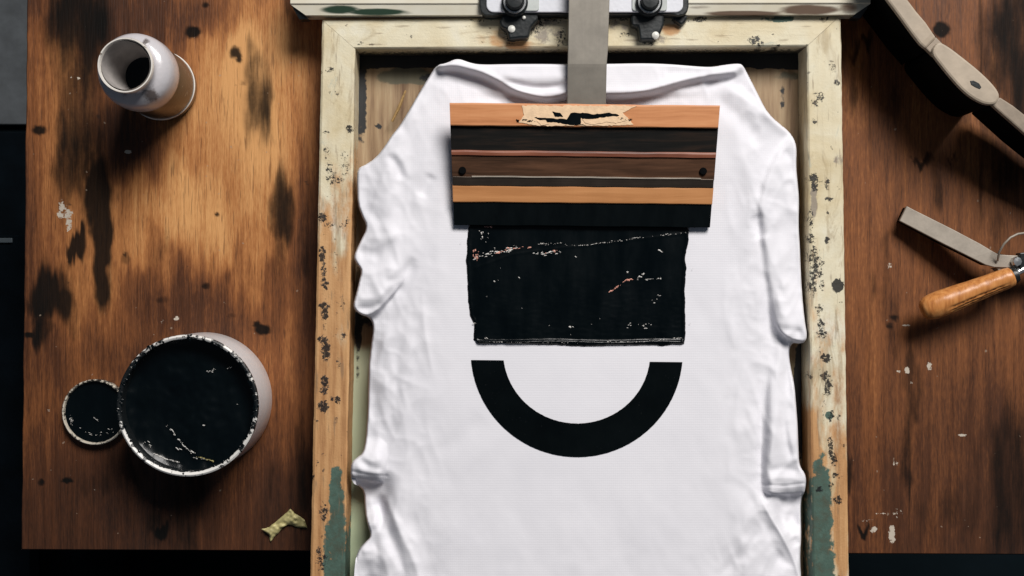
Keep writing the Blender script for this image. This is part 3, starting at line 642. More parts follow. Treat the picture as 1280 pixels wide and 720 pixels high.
def crisp_h(x, y):
    def stepin(poly, amp, f0, f1):
        s, _, _ = sdf(x, y, poly); return amp*sst(s, f0, f1)
    h = stepin(NECK, .010, -7, 4)*(1-.35*sst(x, 880, 926))
    # the front of the neck sinks in the opening
    h -= .007*np.exp(-(((x-735)/115)**4))*sst(y, 112, 124)*(1-sst(y, 150, 215))
    h += stepin(SLLC, .0055, -1., 1.4)*(1-sst(x, 486, 512))*sst(y, 300, 372)
    h += stepin(SLRC, .0055, -1., 1.4)*sst(x, 962, 980)*sst(y, 340, 405)
    h += stepin(CUFFR, .009, -1., 1.6)*sst(y, 440, 530)*sst(x, 949, 966)
    h += stepin(CUFFL, .009, -1., 1.6)*sst(y, 545, 570)*(1-sst(x, 470, 487))
    h += stepin(HEMR, .003, -1, 3)*sst(y, 600, 640)*sst(x, 890, 950)
    # stitched hems of the cuffs
    for q in ([(954, 606), (980, 607.5), (1007, 604)], [(440, 589), (460, 593), (484, 595)]):
        d, t, _, _ = seg_dist(x, y, q); h -= .0012*np.exp(-(d/1.3)**2)
    return h
_rr = random.Random(23)
for _ in range(46):      # long thin pulls in the loose cloth along both sides
    lf = _rr.random() < .5; x0 = _rr.uniform(468, 552) if lf else _rr.uniform(905, 990); y0 = _rr.uniform(150, 640); L_ = _rr.uniform(35, 120); sl = _rr.gauss(-.12 if lf else .1, .22); c_ = _rr.gauss(0, 8)
    RID.append(([(x0, y0), (x0+sl*L_*.5+c_, y0+L_*.5), (x0+sl*L_, y0+L_)], _rr.choice([1, 1, -1])*_rr.uniform(.0008, .0020), _rr.uniform(3, 6.5), 1))
for _ in range(16):      # fans at the lower corners
    lf = _rr.random() < .5; x0 = _rr.uniform(452, 500) if lf else _rr.uniform(950, 996); y0 = _rr.uniform(630, 690); L_ = _rr.uniform(30, 80); sl = _rr.uniform(.1, .8)*(1 if lf else -1)
    RID.append(([(x0, y0), (x0+sl*L_*.5, y0+L_*.5), (x0+sl*L_*1.2, y0+L_)], _rr.choice([1, -1])*_rr.uniform(.001, .0026), _rr.uniform(3.5, 7), 1))
GX = np.arange(420, 1030, 1.5); GY = np.arange(50, 812, 1.5); _gx, _gy = np.meshgrid(GX, GY)
FIELD = soft_h(_gx, _gy)
for _ in range(2):
    p = np.pad(FIELD, 1, mode='edge'); FIELD = (p[1:-1, 1:-1]*2+p[:-2, 1:-1]+p[2:, 1:-1]+p[1:-1, :-2]+p[1:-1, 2:])/6
FIELD = FIELD+crisp_h(_gx, _gy)
p = np.pad(FIELD, 1, mode='edge'); FIELD = (p[1:-1, 1:-1]*10+p[:-2, 1:-1]+p[2:, 1:-1]+p[1:-1, :-2]+p[1:-1, 2:])/14
def shirt_h(x, y, sd=None):
    if sd is None: sd, _, _ = sdf(x, y, OUTs)
    u = np.clip((x-GX[0])/1.5, 0, len(GX)-1.001); v = np.clip((y-GY[0])/1.5, 0, len(GY)-1.001)
    i = u.astype(int); j = v.astype(int); fu = u-i; fv = v-j
    h = (FIELD[j, i]*(1-fu)+FIELD[j, i+1]*fu)*(1-fv)+(FIELD[j+1, i]*(1-fu)+FIELD[j+1, i+1]*fu)*fv
    e = np.clip(sd/1.9, 0, 1); h = h-.020*(1-np.sqrt(np.clip(1-(1-e)**2, 0, 1)))
    return np.maximum(zs(x, y)+h, zf(x, y)+.001-.028*sst(x, 444, 450)*(1-sst(x, 1004, 1010)))
shirt = thing('t_shirt', P(720, 400, .05), 'white cotton t-shirt with black smile print spread inside the wooden frame', 't-shirt')
parts = hf_mesh('shirt_body', OUTs, lambda x, y, sd: shirt_h(x, y, sd), 1.45, M['cloth'], shirt,
                split=[('sleeve', SLL), ('sleeve', SLR), ('sleeve_cuff', CUFFL), ('sleeve_cuff', CUFFR)])
# hem stitching on the right cuff
def stitch(pts, z_off=.0004):
    q = chaikin(pts, 2, False)
    X = np.array([p[0] for p in q]); Y = np.array([p[1] for p in q]); Z = shirt_h(X, Y)+z_off
    return [Vector(v) for v in PA(X, Y, Z)]
# printed smile
def smile():
    n = 120; m = 8; xs = []; ys = []
    for i in range(n+1):
        # a half ring, cut level along its two upper ends
        a = math.pi*i/n
        for j in range(m+1):
            r = j/m; rx = 92+(132.5-92)*r; ry = 89+(131-89)*r
            q0 = math.asin(11/ry)
            th = q0+(math.pi-2*q0)*i/n
            x = rx*math.cos(th); y = ry*math.sin(th)
            x += .35*mn.noise(Vector((th*30, r*2, 1)))*(1 if j in (0, m) else 0); y += .35*mn.noise(Vector((th*30, r*2, 7)))*(1 if j in (0, m) else 0)
            xs.append(721+x-.004*y); ys.append(440.3+y+.010*x+.0)
    X = np.array(xs); Y = np.array(ys); Z = shirt_h(X, Y)+.0006
    V = PA(X, Y, Z); F = [[i*(m+1)+j, i*(m+1)+j+1, (i+1)*(m+1)+j+1, (i+1)*(m+1)+j] for i in range(n) for j in range(m)]
    return mk('printed_smile', V, F, M['dry'], shirt)
smile()
# wet ink block
INK = [(583, 262), (586, 283), (584, 300), (583, 330), (584.5, 350), (585, 375), (588, 395), (593, 406), (592, 424), (598, 430), (625, 429.5), (680, 431), (735, 433), (790, 431.5), (830, 432), (855, 430), (857, 415), (856, 360), (858, 335), (856, 322), (861, 300), (861, 283), (862, 262)]
INKr = ragged(INK, .9, 2.2, 4)
def ink_h(x, y, sd):
    z = shirt_h(x, y, np.full(x.shape, 99.)) + .0004+.0011*sst(sd, 0, 2.5)
    z += .0016*np.exp(-((y-427.5-.8*np.sin(x/23))/2.0)**2) + .0002*fbm(x/9, y/3.2, 15, 3)*sst(y, 300, 420)
    z += .0008*np.exp(-((sd-2)/1.6)**2)
    d, _, _, _ = seg_dist(x, y, [(594, 335), (640, 318), (700, 310), (760, 304), (861, 291)]); z += .0002*np.exp(-(d/1.6)**2)
    return z
ink = hf_mesh('wet_ink', INKr, ink_h, 1.2, M['wet'], shirt)[0]
# flecks where the ink has skipped, and glints painted along its lower bead
def flecks(into, L, mat, zfun, seed):
    """small skips, spots and painted glints, added to the mesh of the surface they lie on"""
    r = random.Random(seed); V = []; F = []
    for (pts, n, jit, smin, smax) in L:
        pts = [Vector(p) for p in pts]
        for _ in range(n):
            t = r.random()*(len(pts)-1); i = min(int(t), len(pts)-2); p = pts[i].lerp(pts[i+1], t-i)
            d = (pts[i+1]-pts[i]); d = d.normalized() if d.length > 0 else Vector((1, 0))
            x = p.x+r.gauss(0, jit); y = p.y+r.gauss(0, jit)*.6; s = r.uniform(smin, smax); k = r.randint(5, 7)
            el = r.uniform(1, 2.3); b = len(V); V.append((x, y, .0007))
            for q in range(k):
                a = 2*math.pi*q/k; rr = s*r.uniform(.6, 1.2); u = rr*math.cos(a)*el; v = rr*math.sin(a)*.7
                V.append((x+u*d.x-v*d.y, y+u*d.y+v*d.x, .0001))
            for q in range(k): F.append([b, b+1+q, b+1+(q+1) % k])
    A = np.array(V); Z = zfun(A[:, 0], A[:, 1])+A[:, 2]; W = PA(A[:, 0], A[:, 1], Z)-np.array(parent_loc(into.parent))
    me = into.data; me.materials.append(mat); mi = len(me.materials)-1
    bm = bmesh.new(); bm.from_mesh(me); vs = [bm.verts.new(w) for w in W]
    for f in F:
        q = bm.faces.new([vs[i] for i in f]); q.material_index = mi; q.normal_update()
        if q.normal.z < 0: q.normal_flip()
    bm.to_mesh(me); bm.free()
_iz = {}
def inkz(x, y):
    return ink_h(x, y, np.full(x.shape, 50.))+.0001
W_ = [([(601, 291), (603, 299)], 7, 4.5, .5, 1.3), ([(595, 322), (606, 318), (618, 314), (650, 308)], 30, 3, .4, 1.2), ([(622, 316), (640, 312)], 16, 2.2, .5, 1.6), ([(672, 317), (700, 314)], 22, 2, .5, 1.3), ([(668, 305), (700, 305), (724, 308)], 26, 1.1, .3, .75),
      ([(724, 307), (760, 303), (800, 297), (858, 291)], 60, .8, .3, .75), ([(783, 340), (784, 341)], 2, .6, .8, 1.1), ([(795, 348), (808, 341)], 9, 1.6, .6, 1.2), ([(792, 350), (827, 348)], 16, .7, .3, .8), ([(615, 350), (618, 352)], 2, 1, .7, 1), ([(647, 347), (648, 348)], 1, 1, .8, 1), ([(719, 321), (720, 322)], 2, .6, .6, .9), ([(824, 313), (826, 314)], 3, .7, .8, 1.3), ([(808, 375), (830, 372)], 5, 4, .5, .9), ([(785, 407), (815, 406)], 14, 3, .5, 1.1), ([(712, 408), (716, 409)], 4, 1, .5, 1),
      ([(592, 404), (594, 405)], 2, 1, .7, 1.1), ([(610, 427), (640, 428), (722, 429)], 40, .45, .35, .75), ([(755, 427), (800, 427.5), (853, 422)], 34, .7, .4, .8), ([(590, 300), (640, 400), (850, 400), (850, 300)], 12, 16, .3, .55), ([(604, 421), (608, 423)], 3, 1, .6, 1)]  # tight rows on the lower bead are painted glints
flecks(ink, W_, M['white'], inkz, 5)
flecks(ink, [([(604, 284), (617, 283)], 9, .8, .5, 1.3), ([(595, 313), (597, 330)], 14, 2.2, .6, 1.6), ([(616, 316), (640, 311), (664, 309)], 16, 2, .6, 1.6), ([(762, 365), (772, 358), (783, 350), (790, 349)], 34, .7, .6, 1.2), ([(680, 316), (700, 313)], 5, 1.6, .6, 1.2)], M['pink'], inkz, 9)

# ------------------------------------------------------------------ squeegee
sq = thing('squeegee', (0.06, .06, .055), 'wooden squeegee with black rubber blade lying across the t-shirt', 'squeegee')
def yz(py, z): return ((360-py)*(H-z)/H*K, z)
def ZS(z): return .0600+(z-.0590)*.48
def band(name, top, low, mat, parent=sq, xl=0, xr=0, bevel=.0006):
    """a strip of the squeegee's section: top outline (py, z) and underside (py, z), drawn along x; xl, xr inset the ends"""
    pr = [(p, ZS(z)) for p, z in top]+[(p, ZS(z)) for p, z in reversed(low)]
    nx = 60; V = []; F = []; n = len(pr)
    for i in range(nx+1):
        t = i/nx
        for (py, z) in pr:
            L_ = 562+5*(py-130)/153; R_ = 900-12*(py-130)/153
            x0 = (L_-640)*(H-z)/H*K+xl; x1 = (R_-640)*(H-z)/H*K-xr; x = x0+(x1-x0)*t
            y = (360-py)*(H-z)/H*K
            V.append((x, y-.010*(x-.064)+.0005*mn.noise(Vector((x*45, y*150, z*100))), z+.0003*mn.noise(Vector((x*70, y*200, 3)))))
    for i in range(nx):
        for k in range(n): F.append([i*n+k, i*n+(k+1) % n, (i+1)*n+(k+1) % n, (i+1)*n+k])
    F.append(list(range(n))); F.append([nx*n+k for k in range(n)])
    return mk(name, V, F, mat, parent, False, bevel=bevel)
band('blade', [(283, .0665), (253, .0735)], [(283, .0590), (253, .0610)], M['rubber'], xl=.0004, xr=.0004)
hd = band('handle', [(254, .0755), (252.8, .0765), (235, .0800), (232, .0800)], [(254, .0620), (232, .0660)], M['ledge'])
band('clamp_strip', [(233.6, .0810), (222, .0835)], [(233.6, .072), (222, .074)], M['darkstrip'], xl=.0003, xr=.0003)
band('wire_edge', [(222.8, .0852), (221.0, .0854)], [(222.8, .080), (221, .080)], M['strip'], hd, xl=.018, xr=.012, bevel=.0002)
band('handle_groove', [(224, .0815), (194, .0880)], [(224, .068), (194, .070)], M['brownwood'])
band('handle_edge', [(195.8, .0905), (191.5, .0915), (189, .0905)], [(195.8, .080), (189, .080)], M['redwood'], bevel=.0004)
band('handle_groove', [(191, .0885), (156, .0960)], [(191, .074), (156, .079)], M['darkwood'])
tp = band('handle_top', [(158.6, .1010), (157.4, .1024), (132, .1040), (130, .1030)], [(158.6, .088), (140, .090)], M['orange'])
for px_, py_ in ((578, 213), (879, 214)):
    c = P(px_, py_, ZS(.086))
    lathe('screw', c.x, c.y, [(.0001, ZS(.0880)), (.0030, ZS(.0876)), (.0034, ZS(.0868)), (.0034, ZS(.078))], M['flatblack'], sq, 20)
def patch(name, pts, zt, mat, parent, amp=1.0, step=2.5, seed=0, th=.0012):
    return prism(name, ragged(pts, amp, step, seed), zt, (lambda z: z-th), mat, parent, bevel=0)
zt_ = lambda e: (lambda x, y: ZS(.1024+.0016*(157.4-y)/25.4)+e+.0002)
patch('chipped_patch', [(652, 131.8), (796, 132.3), (778, 141), (786, 149), (792, 156), (762, 157), (672, 157), (648, 153), (655, 144)], zt_(.0003), M['chip'], tp, 1.4, 2.5, 3)
patch('ink_stain', [(690, 139), (700, 141), (704, 146), (694, 146)], zt_(.0004), M['wet'], tp, .8, 2, 16)
patch('ink_stain', [(668, 147), (690, 147.5), (708, 149), (716, 141), (726, 140), (742, 143), (762, 141), (774, 144), (764, 148), (750, 147), (738, 150), (726, 147), (726, 155), (733, 157), (712, 156), (696, 153), (680, 153)], zt_(.0005), M['wet'], tp, 1.3, 2.2, 6)
patch('chip_fleck', [(728, 149), (745, 149), (758, 146), (776, 146), (784, 150), (770, 154), (758, 152), (744, 156), (732, 154)], zt_(.0007), M['chip'], tp, .8, 2, 8)
patch('chip_fleck', [(671, 151), (682, 150), (686, 155), (676, 157)], zt_(.0007), M['chip'], tp, .8, 2, 9)
flecks(tp, [([(655, 150), (668, 151)], 12, 1.6, .5, 1.2), ([(776, 148), (790, 150)], 16, 2.2, .5, 1.2), ([(648, 150), (650, 152)], 4, 1.5, .6, 1.4)], M['wet'], lambda x, y: zt_(.0004)(x, y), 3)

# ------------------------------------------------------------------ press arm bar
def ribbon(name, rows, th, mat, parent=None, bevel=.0006):
    """rows: (left px,py),(right px,py), z"""
    V = []; F = []
    for (a, b, z) in rows:
        p = P(*a, z); q = P(*b, z)
        V += [p, q, Vector((q.x, q.y, z-th)), Vector((p.x, p.y, z-th))]
    n = len(rows)
    for i in range(n-1):
        for k in range(4): F.append([i*4+k, i*4+(k+1) % 4, (i+1)*4+(k+1) % 4, (i+1)*4+k])
    F.append([0, 1, 2, 3]); F.append([(n-1)*4+k for k in range(4)])
    return mk(name, V, F, mat, parent, False, bevel=bevel)
o = ribbon('steel_bar', [((711.5, -60), (763, -60), .072), ((711, 0), (762, 0), .072), ((710, 62), (760, 62), .0715), ((709.5, 80), (758.5, 80), .0712), ((709.4, 84), (758.4, 84), .0709), ((709, 131), (757.5, 131), .0665), ((709, 160), (757, 160), .064)], .003, M['bar'], None)
tag(o, 'flat grey steel bar running from the clamp down to the squeegee', 'metal bar')

# ------------------------------------------------------------------ hinge clamp at the top
cl = thing('hinge_clamp', P(730, -10, .03), 'cream and white hinge clamp bar with black brackets along the top of the frame', 'clamp')
def bar_section():
    # long bar: flat top, sloped front, smeared with old paint
    prof = [(-45, .0505, 0), (4.0, .0505, 0), (5.0, .0500, 0), (5.6, .0492, 0)]+[(5.6+13.4*k/6, .0492-.0022*k/6, k/6) for k in range(1, 7)]
    V = []; F = []; A = []; segs = 240; n = len(prof)+2
    for i in range(segs+1):
        t = i/segs; x_top = 363+(1088-363)*t; x_low = 382+(1068-382)*t
        for (y, z, k) in prof:
            x = x_top+(x_low-x_top)*k; yy = y-(.8*t if y > 0 else 0); V.append(P(x, yy, z))
            X = np.array([x]); Y = np.array([yy])
            g = float(blobs(X, Y, [(425, 12, 26, 6, 1.), (470, 15, 40, 5, 1.), (500, 17, 20, 3, .6)])[0])
            w_ = float(blobs(X, Y, [(1012, 12, 42, 7, .9), (930, 17, 50, 4, .9), (1060, 10, 14, 9, .7), (640, 12, 1, 1, 0), (876, 9, 20, 3, .5)])[0])
            A.append((g, w_, 0, 0))
        a = P(x_low, 19-.8*t, .047); V += [Vector((a.x, a.y, .030)), Vector((P(x_top, -45, .0505).x, P(0, -45, .0505).y, .030))]; A += [(0, 0, 0, 0)]*2
    for i in range(segs):
        for k in range(n): F.append([i*n+k, i*n+(k+1) % n, (i+1)*n+(k+1) % n, (i+1)*n+k])
    F.append(list(range(n))); F.append([segs*n+k for k in range(n)])
    mat, nt, b = new_mat('cream bar paint'); q = N(nt); R, G, B, _ = q.attr('wear_shade'); iso = q.coord(); med = q.noise(q.coord((.25, 1, 1)), 60, 5, .65)
    col = q.ramp(q.noise(iso, 30, 4), [(.3, (.66, .60, .46)), (.7, (.74, .71, .60))])
    col = q.mix(q.step(q.math('ADD', G, q.math('MULTIPLY', q.math('SUBTRACT', med, .5), .9)), .35, .75), col, (.14, .09, .06, 1))
    col = q.mix(q.step(q.math('ADD', R, q.math('MULTIPLY', q.math('SUBTRACT', med, .5), .8)), .35, .8), col, (.018, .045, .025, 1))
    q.put(b.inputs['Base Color'], col); b.inputs['Roughness'].default_value = .5; q.bump(med, .2, .0005, b)
    return mk('clamp_bar', V, F, mat, cl, False, attr=A)
bar_section()
for s, (a, b, c_, d) in ((0, ((362, 3), (366, 3), (386, 24), (374, 24.5))), (1, ((1089, 3), (1085, 3), (1064, 23), (1076, 23)))):
    prism('end_cap', [a, b, c_, d], lambda x, y: .0488-.0050*(y-3)/21, lambda z: z-.01, M['blackmetal'], cl, bevel=.0005)
def rr(x0, y0, x1, y1, r, corners=(1, 1, 1, 1)):
    pts = []
    for (cx, cy, a0, on) in ((x1-r, y0+r, -90, corners[1]), (x1-r, y1-r, 0, corners[2]), (x0+r, y1-r, 90, corners[3]), (x0+r, y0+r, 180, corners[0])):
        for k in range(7): a = math.radians(a0+15*k); pts.append((cx+r*math.cos(a), cy+r*math.sin(a)))
    return pts
BRK = [(599, -40), (861, -40), (861, 8), (859.5, 14), (855, 18.5), (848, 20), (838, 18.2), (760, 17.6), (700, 17.6), (625, 18.2), (616, 19.8), (606, 19.5), (601, 15), (599, 6)]
prism('bracket', BRK, .0545, .040, M['blackmetal'], cl, .0012)
prism('hinge_plate', rr(608, -40, 854, 15.2, 9), .0562, .0535, M['plate'], cl, .0008)
for x0, x1 in ((630, 674), (793, 834)):
    prism('plate_tab', rr(x0-3, -36, x1, 13.6, 4), .0575, .0550, M['tab'], cl, .0006)
for kx in (643.5, 813.5):
    c = P(kx, -1, .072); kn = lathe('knob', c.x, c.y, [(.0001, .0705), (.0070, .0700), (.0080, .069), (.0080, .0620), (.0112, .0610), (.0122, .060), (.0122, .053)], M['blackmetal'], cl, 40)
    lathe('knob_ring', c.x, c.y, [(.0088, .0632), (.0104, .0632), (.0107, .0600), (.0086, .0600)], M['chrome'], kn, 40, closed=True)
def lump(name, pts, zt, mat, parent, th=.02, bevel=.002): return prism(name, ragged(pts, .6, 4, 2), zt, lambda z: z-th, mat, parent, bevel)
lump('bracket_foot', [(634, 14), (672, 15), (673, 25), (664, 34), (661, 47), (636, 49), (633, 37), (626, 34), (624, 27), (628, 20)], .0530, M['blackmetal'], cl)
lump('bracket_foot', [(789, 15), (831, 16), (830, 30), (826, 41), (818, 50), (800, 50), (797, 33), (789, 32)], .0525, M['blackmetal'], cl)
lump('bracket_foot', [(842, 19), (860, 19), (857, 27), (852, 32), (842, 25)], .0475, M['blackmetal'], cl, .01)
for (x, y, z) in ((639.5, 36, .0540), (655, 22, .0540), (819.5, 44, .0535)):
    c = P(x, y, z); rad = .0034 if x != 655 else .0018
    lathe('screw', c.x, c.y, [(.0001, z+.0012), (rad*.7, z+.0009), (rad, z), (rad, z-.004)], M['whitescrew'], cl, 16)

# ------------------------------------------------------------------ jar
jc = P(206, 110, 0)
jar = thing('ink_jar', jc, 'open empty jar with white shoulder and dark lower body, top left of the table', 'jar')
lathe('jar_body', jc.x, jc.y, [(.030, .0), (.0320, .002), (.0328, .006), (.0326, .056), (.0300, .066)], M['jarlabel'], jar, wob=.01, cap=(1, 0))
lathe('jar_band', jc.x, jc.y, [(.0327, .012), (.0334, .0125), (.0334, .0140), (.0327, .0145)], M['jarlip'], jar, closed=True)
lathe('jar_shoulder', jc.x, jc.y, [(.0300, .0630), (.0325, .0635), (.0338, .066), (.0345, .073), (.0343, .082), (.0334, .0885), (.0305, .0935), (.0262, .0960), (.0236, .0970), (.0222, .0985), (.0218, .103)], M['jarwhite'], jar, cap=(0, 0), attrf=lambda q, r, z: (1.3*math.exp(-((q-5.35)/.22)**2-((z-.0935)/.0045)**2)+1.3*math.exp(-((q-1.1)/.16)**2-((z-.0955)/.003)**2)+.8*math.exp(-((q-4.6)/.7)**2-((z-.0985)/.002)**2), 0, 0, 0))
lathe('jar_neck', jc.x, jc.y, [(.0218, .100), (.0222, .103), (.0224, .1035), (.0224, .1055), (.0234, .1065), (.0242, .1085), (.0246, .1115), (.0240, .1132), (.0230, .1132), (.0224, .112), (.0216, .102), (.0208, .096)], M['jarlip'], jar, cap=(0, 0))
lathe('jar_inside', jc.x, jc.y, [(.0213, .1115), (.0207, .098), (.0204, .090), (.0200, .084), (.0190, .076), (.0178, .066), (.0172, .056)], M['jarin'], jar, cap=(0, 0))
lathe('ink_residue', jc.x, jc.y, [(.0001, .060), (.014, .0602), (.0174, .0612)], M['wet'], jar, cap=(0, 0))

# ------------------------------------------------------------------ ink pot
pc = P(258, 498.5, 0)
pot = thing('ink_pot', pc, 'large white pot full of black ink with spattered rim', 'pot')
R1 = .0640
lathe('pot_wall', pc.x, pc.y, [(.061, 0), (.0645, .0015), (.0652, .005), (.0650, .030), (.0646, .0600), (.0645, .0615)], M['enamel'], pot, 96, cap=(1, 0), attrf=lambda q, r, z: (.30*math.exp(-((z-.062)/.010)**2), 0, 0, 0))
lathe('pot_rim', pc.x, pc.y, [(.0645, .0605), (.0654, .0625), (.0650, .0645), (.0636, .0655), (.0618, .0648), (.0608, .0630), (.0604, .0400)], M['rim'], pot, 120, cap=(0, 0),
      attrf=lambda q, r, z: (-.13+.52*math.exp(-((math.atan2(math.sin(q-2.9), math.cos(q-2.9)))/.55)**2)+.30*math.exp(-((math.atan2(math.sin(q-.15), math.cos(q-.15)))/.45)**2)-.35*math.exp(-((math.atan2(math.sin(q-4.6), math.cos(q-4.6)))/.8)**2)+(.75 if z < .0635 and r < .062 else 0), 0, 0, 0))
def paint_surface():
    V = []; F = []; nr = 34; ns = 120
    for i in range(nr+1):
        r = .0610*i/nr
        for k in range(ns):
            q = 2*math.pi*k/ns; x = r*math.cos(q); y = r*math.sin(q)
            z = .0480+.0075*(r/.061)**8*(.6+.6*mn.noise(Vector((math.cos(q)*1.5, math.sin(q)*1.5, 2))))+.0016*mn.noise(Vector((x*60, y*60, 1)))+.0008*mn.noise(Vector((x*160, y*160, 4)))
            V.append((pc.x+x, pc.y+y, z))
    for i in range(nr):
        for k in range(ns): F.append([i*ns+k, i*ns+(k+1) % ns, (i+1)*ns+(k+1) % ns, (i+1)*ns+k])
    return mk('black_ink', V, F, M['paint'], pot)
bi = paint_surface()
# dried dribbles round the rim inside and out
r_ = random.Random(11)
def rimblobs():
    V = []; F = []
    for _ in range(150):
        q = r_.choice([r_.gauss(2.95, .5), r_.gauss(.1, .40), r_.gauss(.1, .4), r_.uniform(0, 6.28)])
        rad = r_.uniform(.0605, .0645); z = .0635+.0018*(1-abs(rad-.063)/.003); s = r_.uniform(.0006, .0019)
        x = pc.x+rad*math.cos(q); y = pc.y+rad*math.sin(q); b = len(V); k = 7
        V.append((x, y, z+.0008))
        for j in range(k):
            a = 6.283*j/k; rr_ = s*r_.uniform(.7, 1.3); V.append((x+rr_*math.cos(a), y+rr_*math.sin(a)*1.2, z-.0004))
        for j in range(k): F.append([b, b+1+j, b+1+(j+1) % k])
    return mk('ink_drips', V, F, M['wet'], pot)
rimblobs()
flecks(bi, [([(191, 566), (205, 573), (224, 578)], 60, .5, .4, 1.), ([(208, 531), (222, 548), (232, 560), (243, 567)], 40, .9, .4, 1.1), ([(222, 560), (226, 562)], 5, 1.2, .5, 1), ([(180, 552), (190, 560)], 6, 2, .5, 1.2), ([(258, 466), (268, 462)], 9, 1.2, .4, .9), ([(284, 461), (290, 458)], 5, 1, .4, .9), ([(296, 505), (297, 505)], 2, .5, .5, .9), ([(254, 532), (255, 532)], 2, .5, .6, 1), ([(240, 572), (264, 576)], 10, .8, .4, .9)], M['white'], lambda x, y: .0510, 2)
flecks(bi, [([(243, 570), (255, 573), (268, 577)], 26, .6, .4, .9)], M['tape'], lambda x, y: .0515, 4)

# ------------------------------------------------------------------ lid with ink
lc = P(121, 514.5, .004)
lid = thing('paint_lid', (lc.x, lc.y, 0), 'small round tin lid with black ink in it, left of the pot', 'lid')
lathe('lid_rim', lc.x, lc.y, [(.0295, 0), (.0312, .001), (.0318, .006), (.0318, .0095), (.0310, .0104), (.0300, .0102), (.0296, .009), (.0294, .003)], M['lidrim'], lid, 80, cap=(1, 0), attrf=lambda q, r, z: (.35*math.exp(-((math.atan2(math.sin(q-1.6), math.cos(q-1.6)))/1.1)**2), 0, 0, 0))
li = lathe('lid_ink', lc.x, lc.y, [(.0001, .0052), (.012, .0048), (.022, .0056), (.0296, .0070)], M['paint'], lid, 60, wob=.01, cap=(0, 0))
flecks(li, [([(120, 523), (124, 525)], 5, 1, .5, 1), ([(98, 535), (120, 544), (142, 540)], 16, 1.3, .3, .8), ([(88, 518), (90, 530)], 12, 1.2, .3, .9), ([(135, 536), (138, 538)], 5, 1.5, .4, .9)], M['white'], lambda x, y: .0068, 7)

# ------------------------------------------------------------------ tools on the right
# long curved lever
lv = thing('wooden_lever', P(1200, 95, 0), 'long pale curved wooden lever with a dark hole, top right', 'lever')
def zl(y): return .066
ribbon('lever_arm', [((1078, -45), (1108, -52), .0800), ((1092, -22), (1120, -26), .0800), ((1109, 0), (1134, -2), .0800), ((1124, 20), (1146, 14), .0800), ((1140, 42), (1158, 28), .0800), ((1150, 55), (1166, 40), .0795), ((1157, 61), (1171, 47), .0785)], .006, M['tool'], lv, .0020)
ribbon('shade_body', [((1080, -45), (1107, -52), .0730), ((1110, 0), (1132, -2), .0730), ((1141, 41), (1156, 29), .0730), ((1160, 63), (1174, 50), .0720)], .070, M['flatblack'], lv, .001)  # added black body, gives the lever a dark side and wide shadow
ribbon('lever_joint', [((1156, 59), (1170, 46), .0765), ((1168, 71), (1181, 57), .0765)], .006, M['tool2'], lv, .001)
PAD = chaikin([(1164, 66), (1172, 51), (1184, 56), (1205, 72), (1226, 89), (1244, 107), (1251, 119), (1247, 129), (1238, 131.5), (1226, 129), (1208, 118), (1190, 99), (1174, 79)], 2)
prism('lever_paddle', PAD, .082, .076, M['tool'], lv, .0022)
prism('shade_body', [(640+(x-640)*.9995-.6, y) for x, y in PAD], .0755, .002, M['flatblack'], lv, .001)
ho = prism('hole', [(1212.5, 101), (1217, 100.5), (1224, 104), (1227, 109), (1225, 111.5), (1219, 109), (1214, 106)], 0.0824, .074, M['blackmetal'], lv, .0004)
ribbon('lever_tail', [((1240, 131), (1250, 121), .0745), ((1258, 147), (1267, 132), .0740), ((1282, 168), (1291, 151), .0720), ((1318, 196), (1327, 180), .0640), ((1370, 232), (1378, 216), .0590)], .006, M['tool2'], lv, .0015)
ribbon('shade_body', [((1242, 131), (1251, 122), .0680), ((1283, 168), (1290, 152), .0650), ((1318, 196), (1326, 181), .0650), ((1370, 232), (1377, 217), .04)], .052, M['flatblack'], lv, .0015)
ribbon('lever_mount', [((1040, -110), (1085, -120), .0760), ((1070, -70), (1105, -78), .0760), ((1080, -46), (1108, -53), .0780)], .074, M['tool2'], lv, .0015)

# bent metal strip with wire
st = thing('metal_scraper', P(1190, 300, 0), 'bent dull metal strip with a wire, above the wooden handled tool', 'scraper')
ribbon('scraper_blade', [((1124.5, 276), (1133.5, 257.5), .016), ((1135, 281.5), (1144, 263), .018), ((1180, 305), (1190, 286), .026), ((1215, 322.5), (1226, 305), .032), ((1232, 331), (1240, 313.5), .035), ((1243, 334), (1248, 318), .036), ((1258, 334.5), (1262, 319), .0365), ((1290, 335), (1290, 320), .037), ((1330, 336), (1330, 322), .037)], .0035, M['strip'], st, .0006)
ribbon('shade_body', [((1126, 276), (1134, 258.5), .0125), ((1180, 305), (1190, 287), .0225), ((1215, 322.5), (1225, 306), .0285), ((1232, 331), (1240, 315), .031), ((1262, 334), (1262, 320), .033), ((1330, 335), (1330, 323), .033)], .012, M['flatblack'], st, .0005)  # added black body that deepens the strip's shadow
tube('wire', [P(1247, 326, .038), P(1249, 315, .044), P(1255, 305, .049), P(1263, 297, .050), P(1272, 292.5, .049), P(1290, 290, .040)], .0011, M['strip'], st, 8)
lathe('bolt', P(1271, 327, .040).x, P(1271, 327, .040).y, [(.0001, .0425), (.004, .042), (.005, .040), (.005, .030)], M['chrome'], st, 8)
ribbon('clasp', [((1275, 340), (1275, 316), .0405), ((1300, 338), (1300, 314), .0405)], .010, M['blackmetal'], st, .001)
tube('scraper_leg', [P(1310, 330, .036), P(1350, 345, .0)], .004, M['strip'], st, 8)
clump = prism('rust_clump', ragged([(1244, 335), (1258, 334), (1274, 334), (1270, 340), (1258, 344), (1249, 341)], 2, 2, 9), .034, .022, M['strip'], st, .0004)

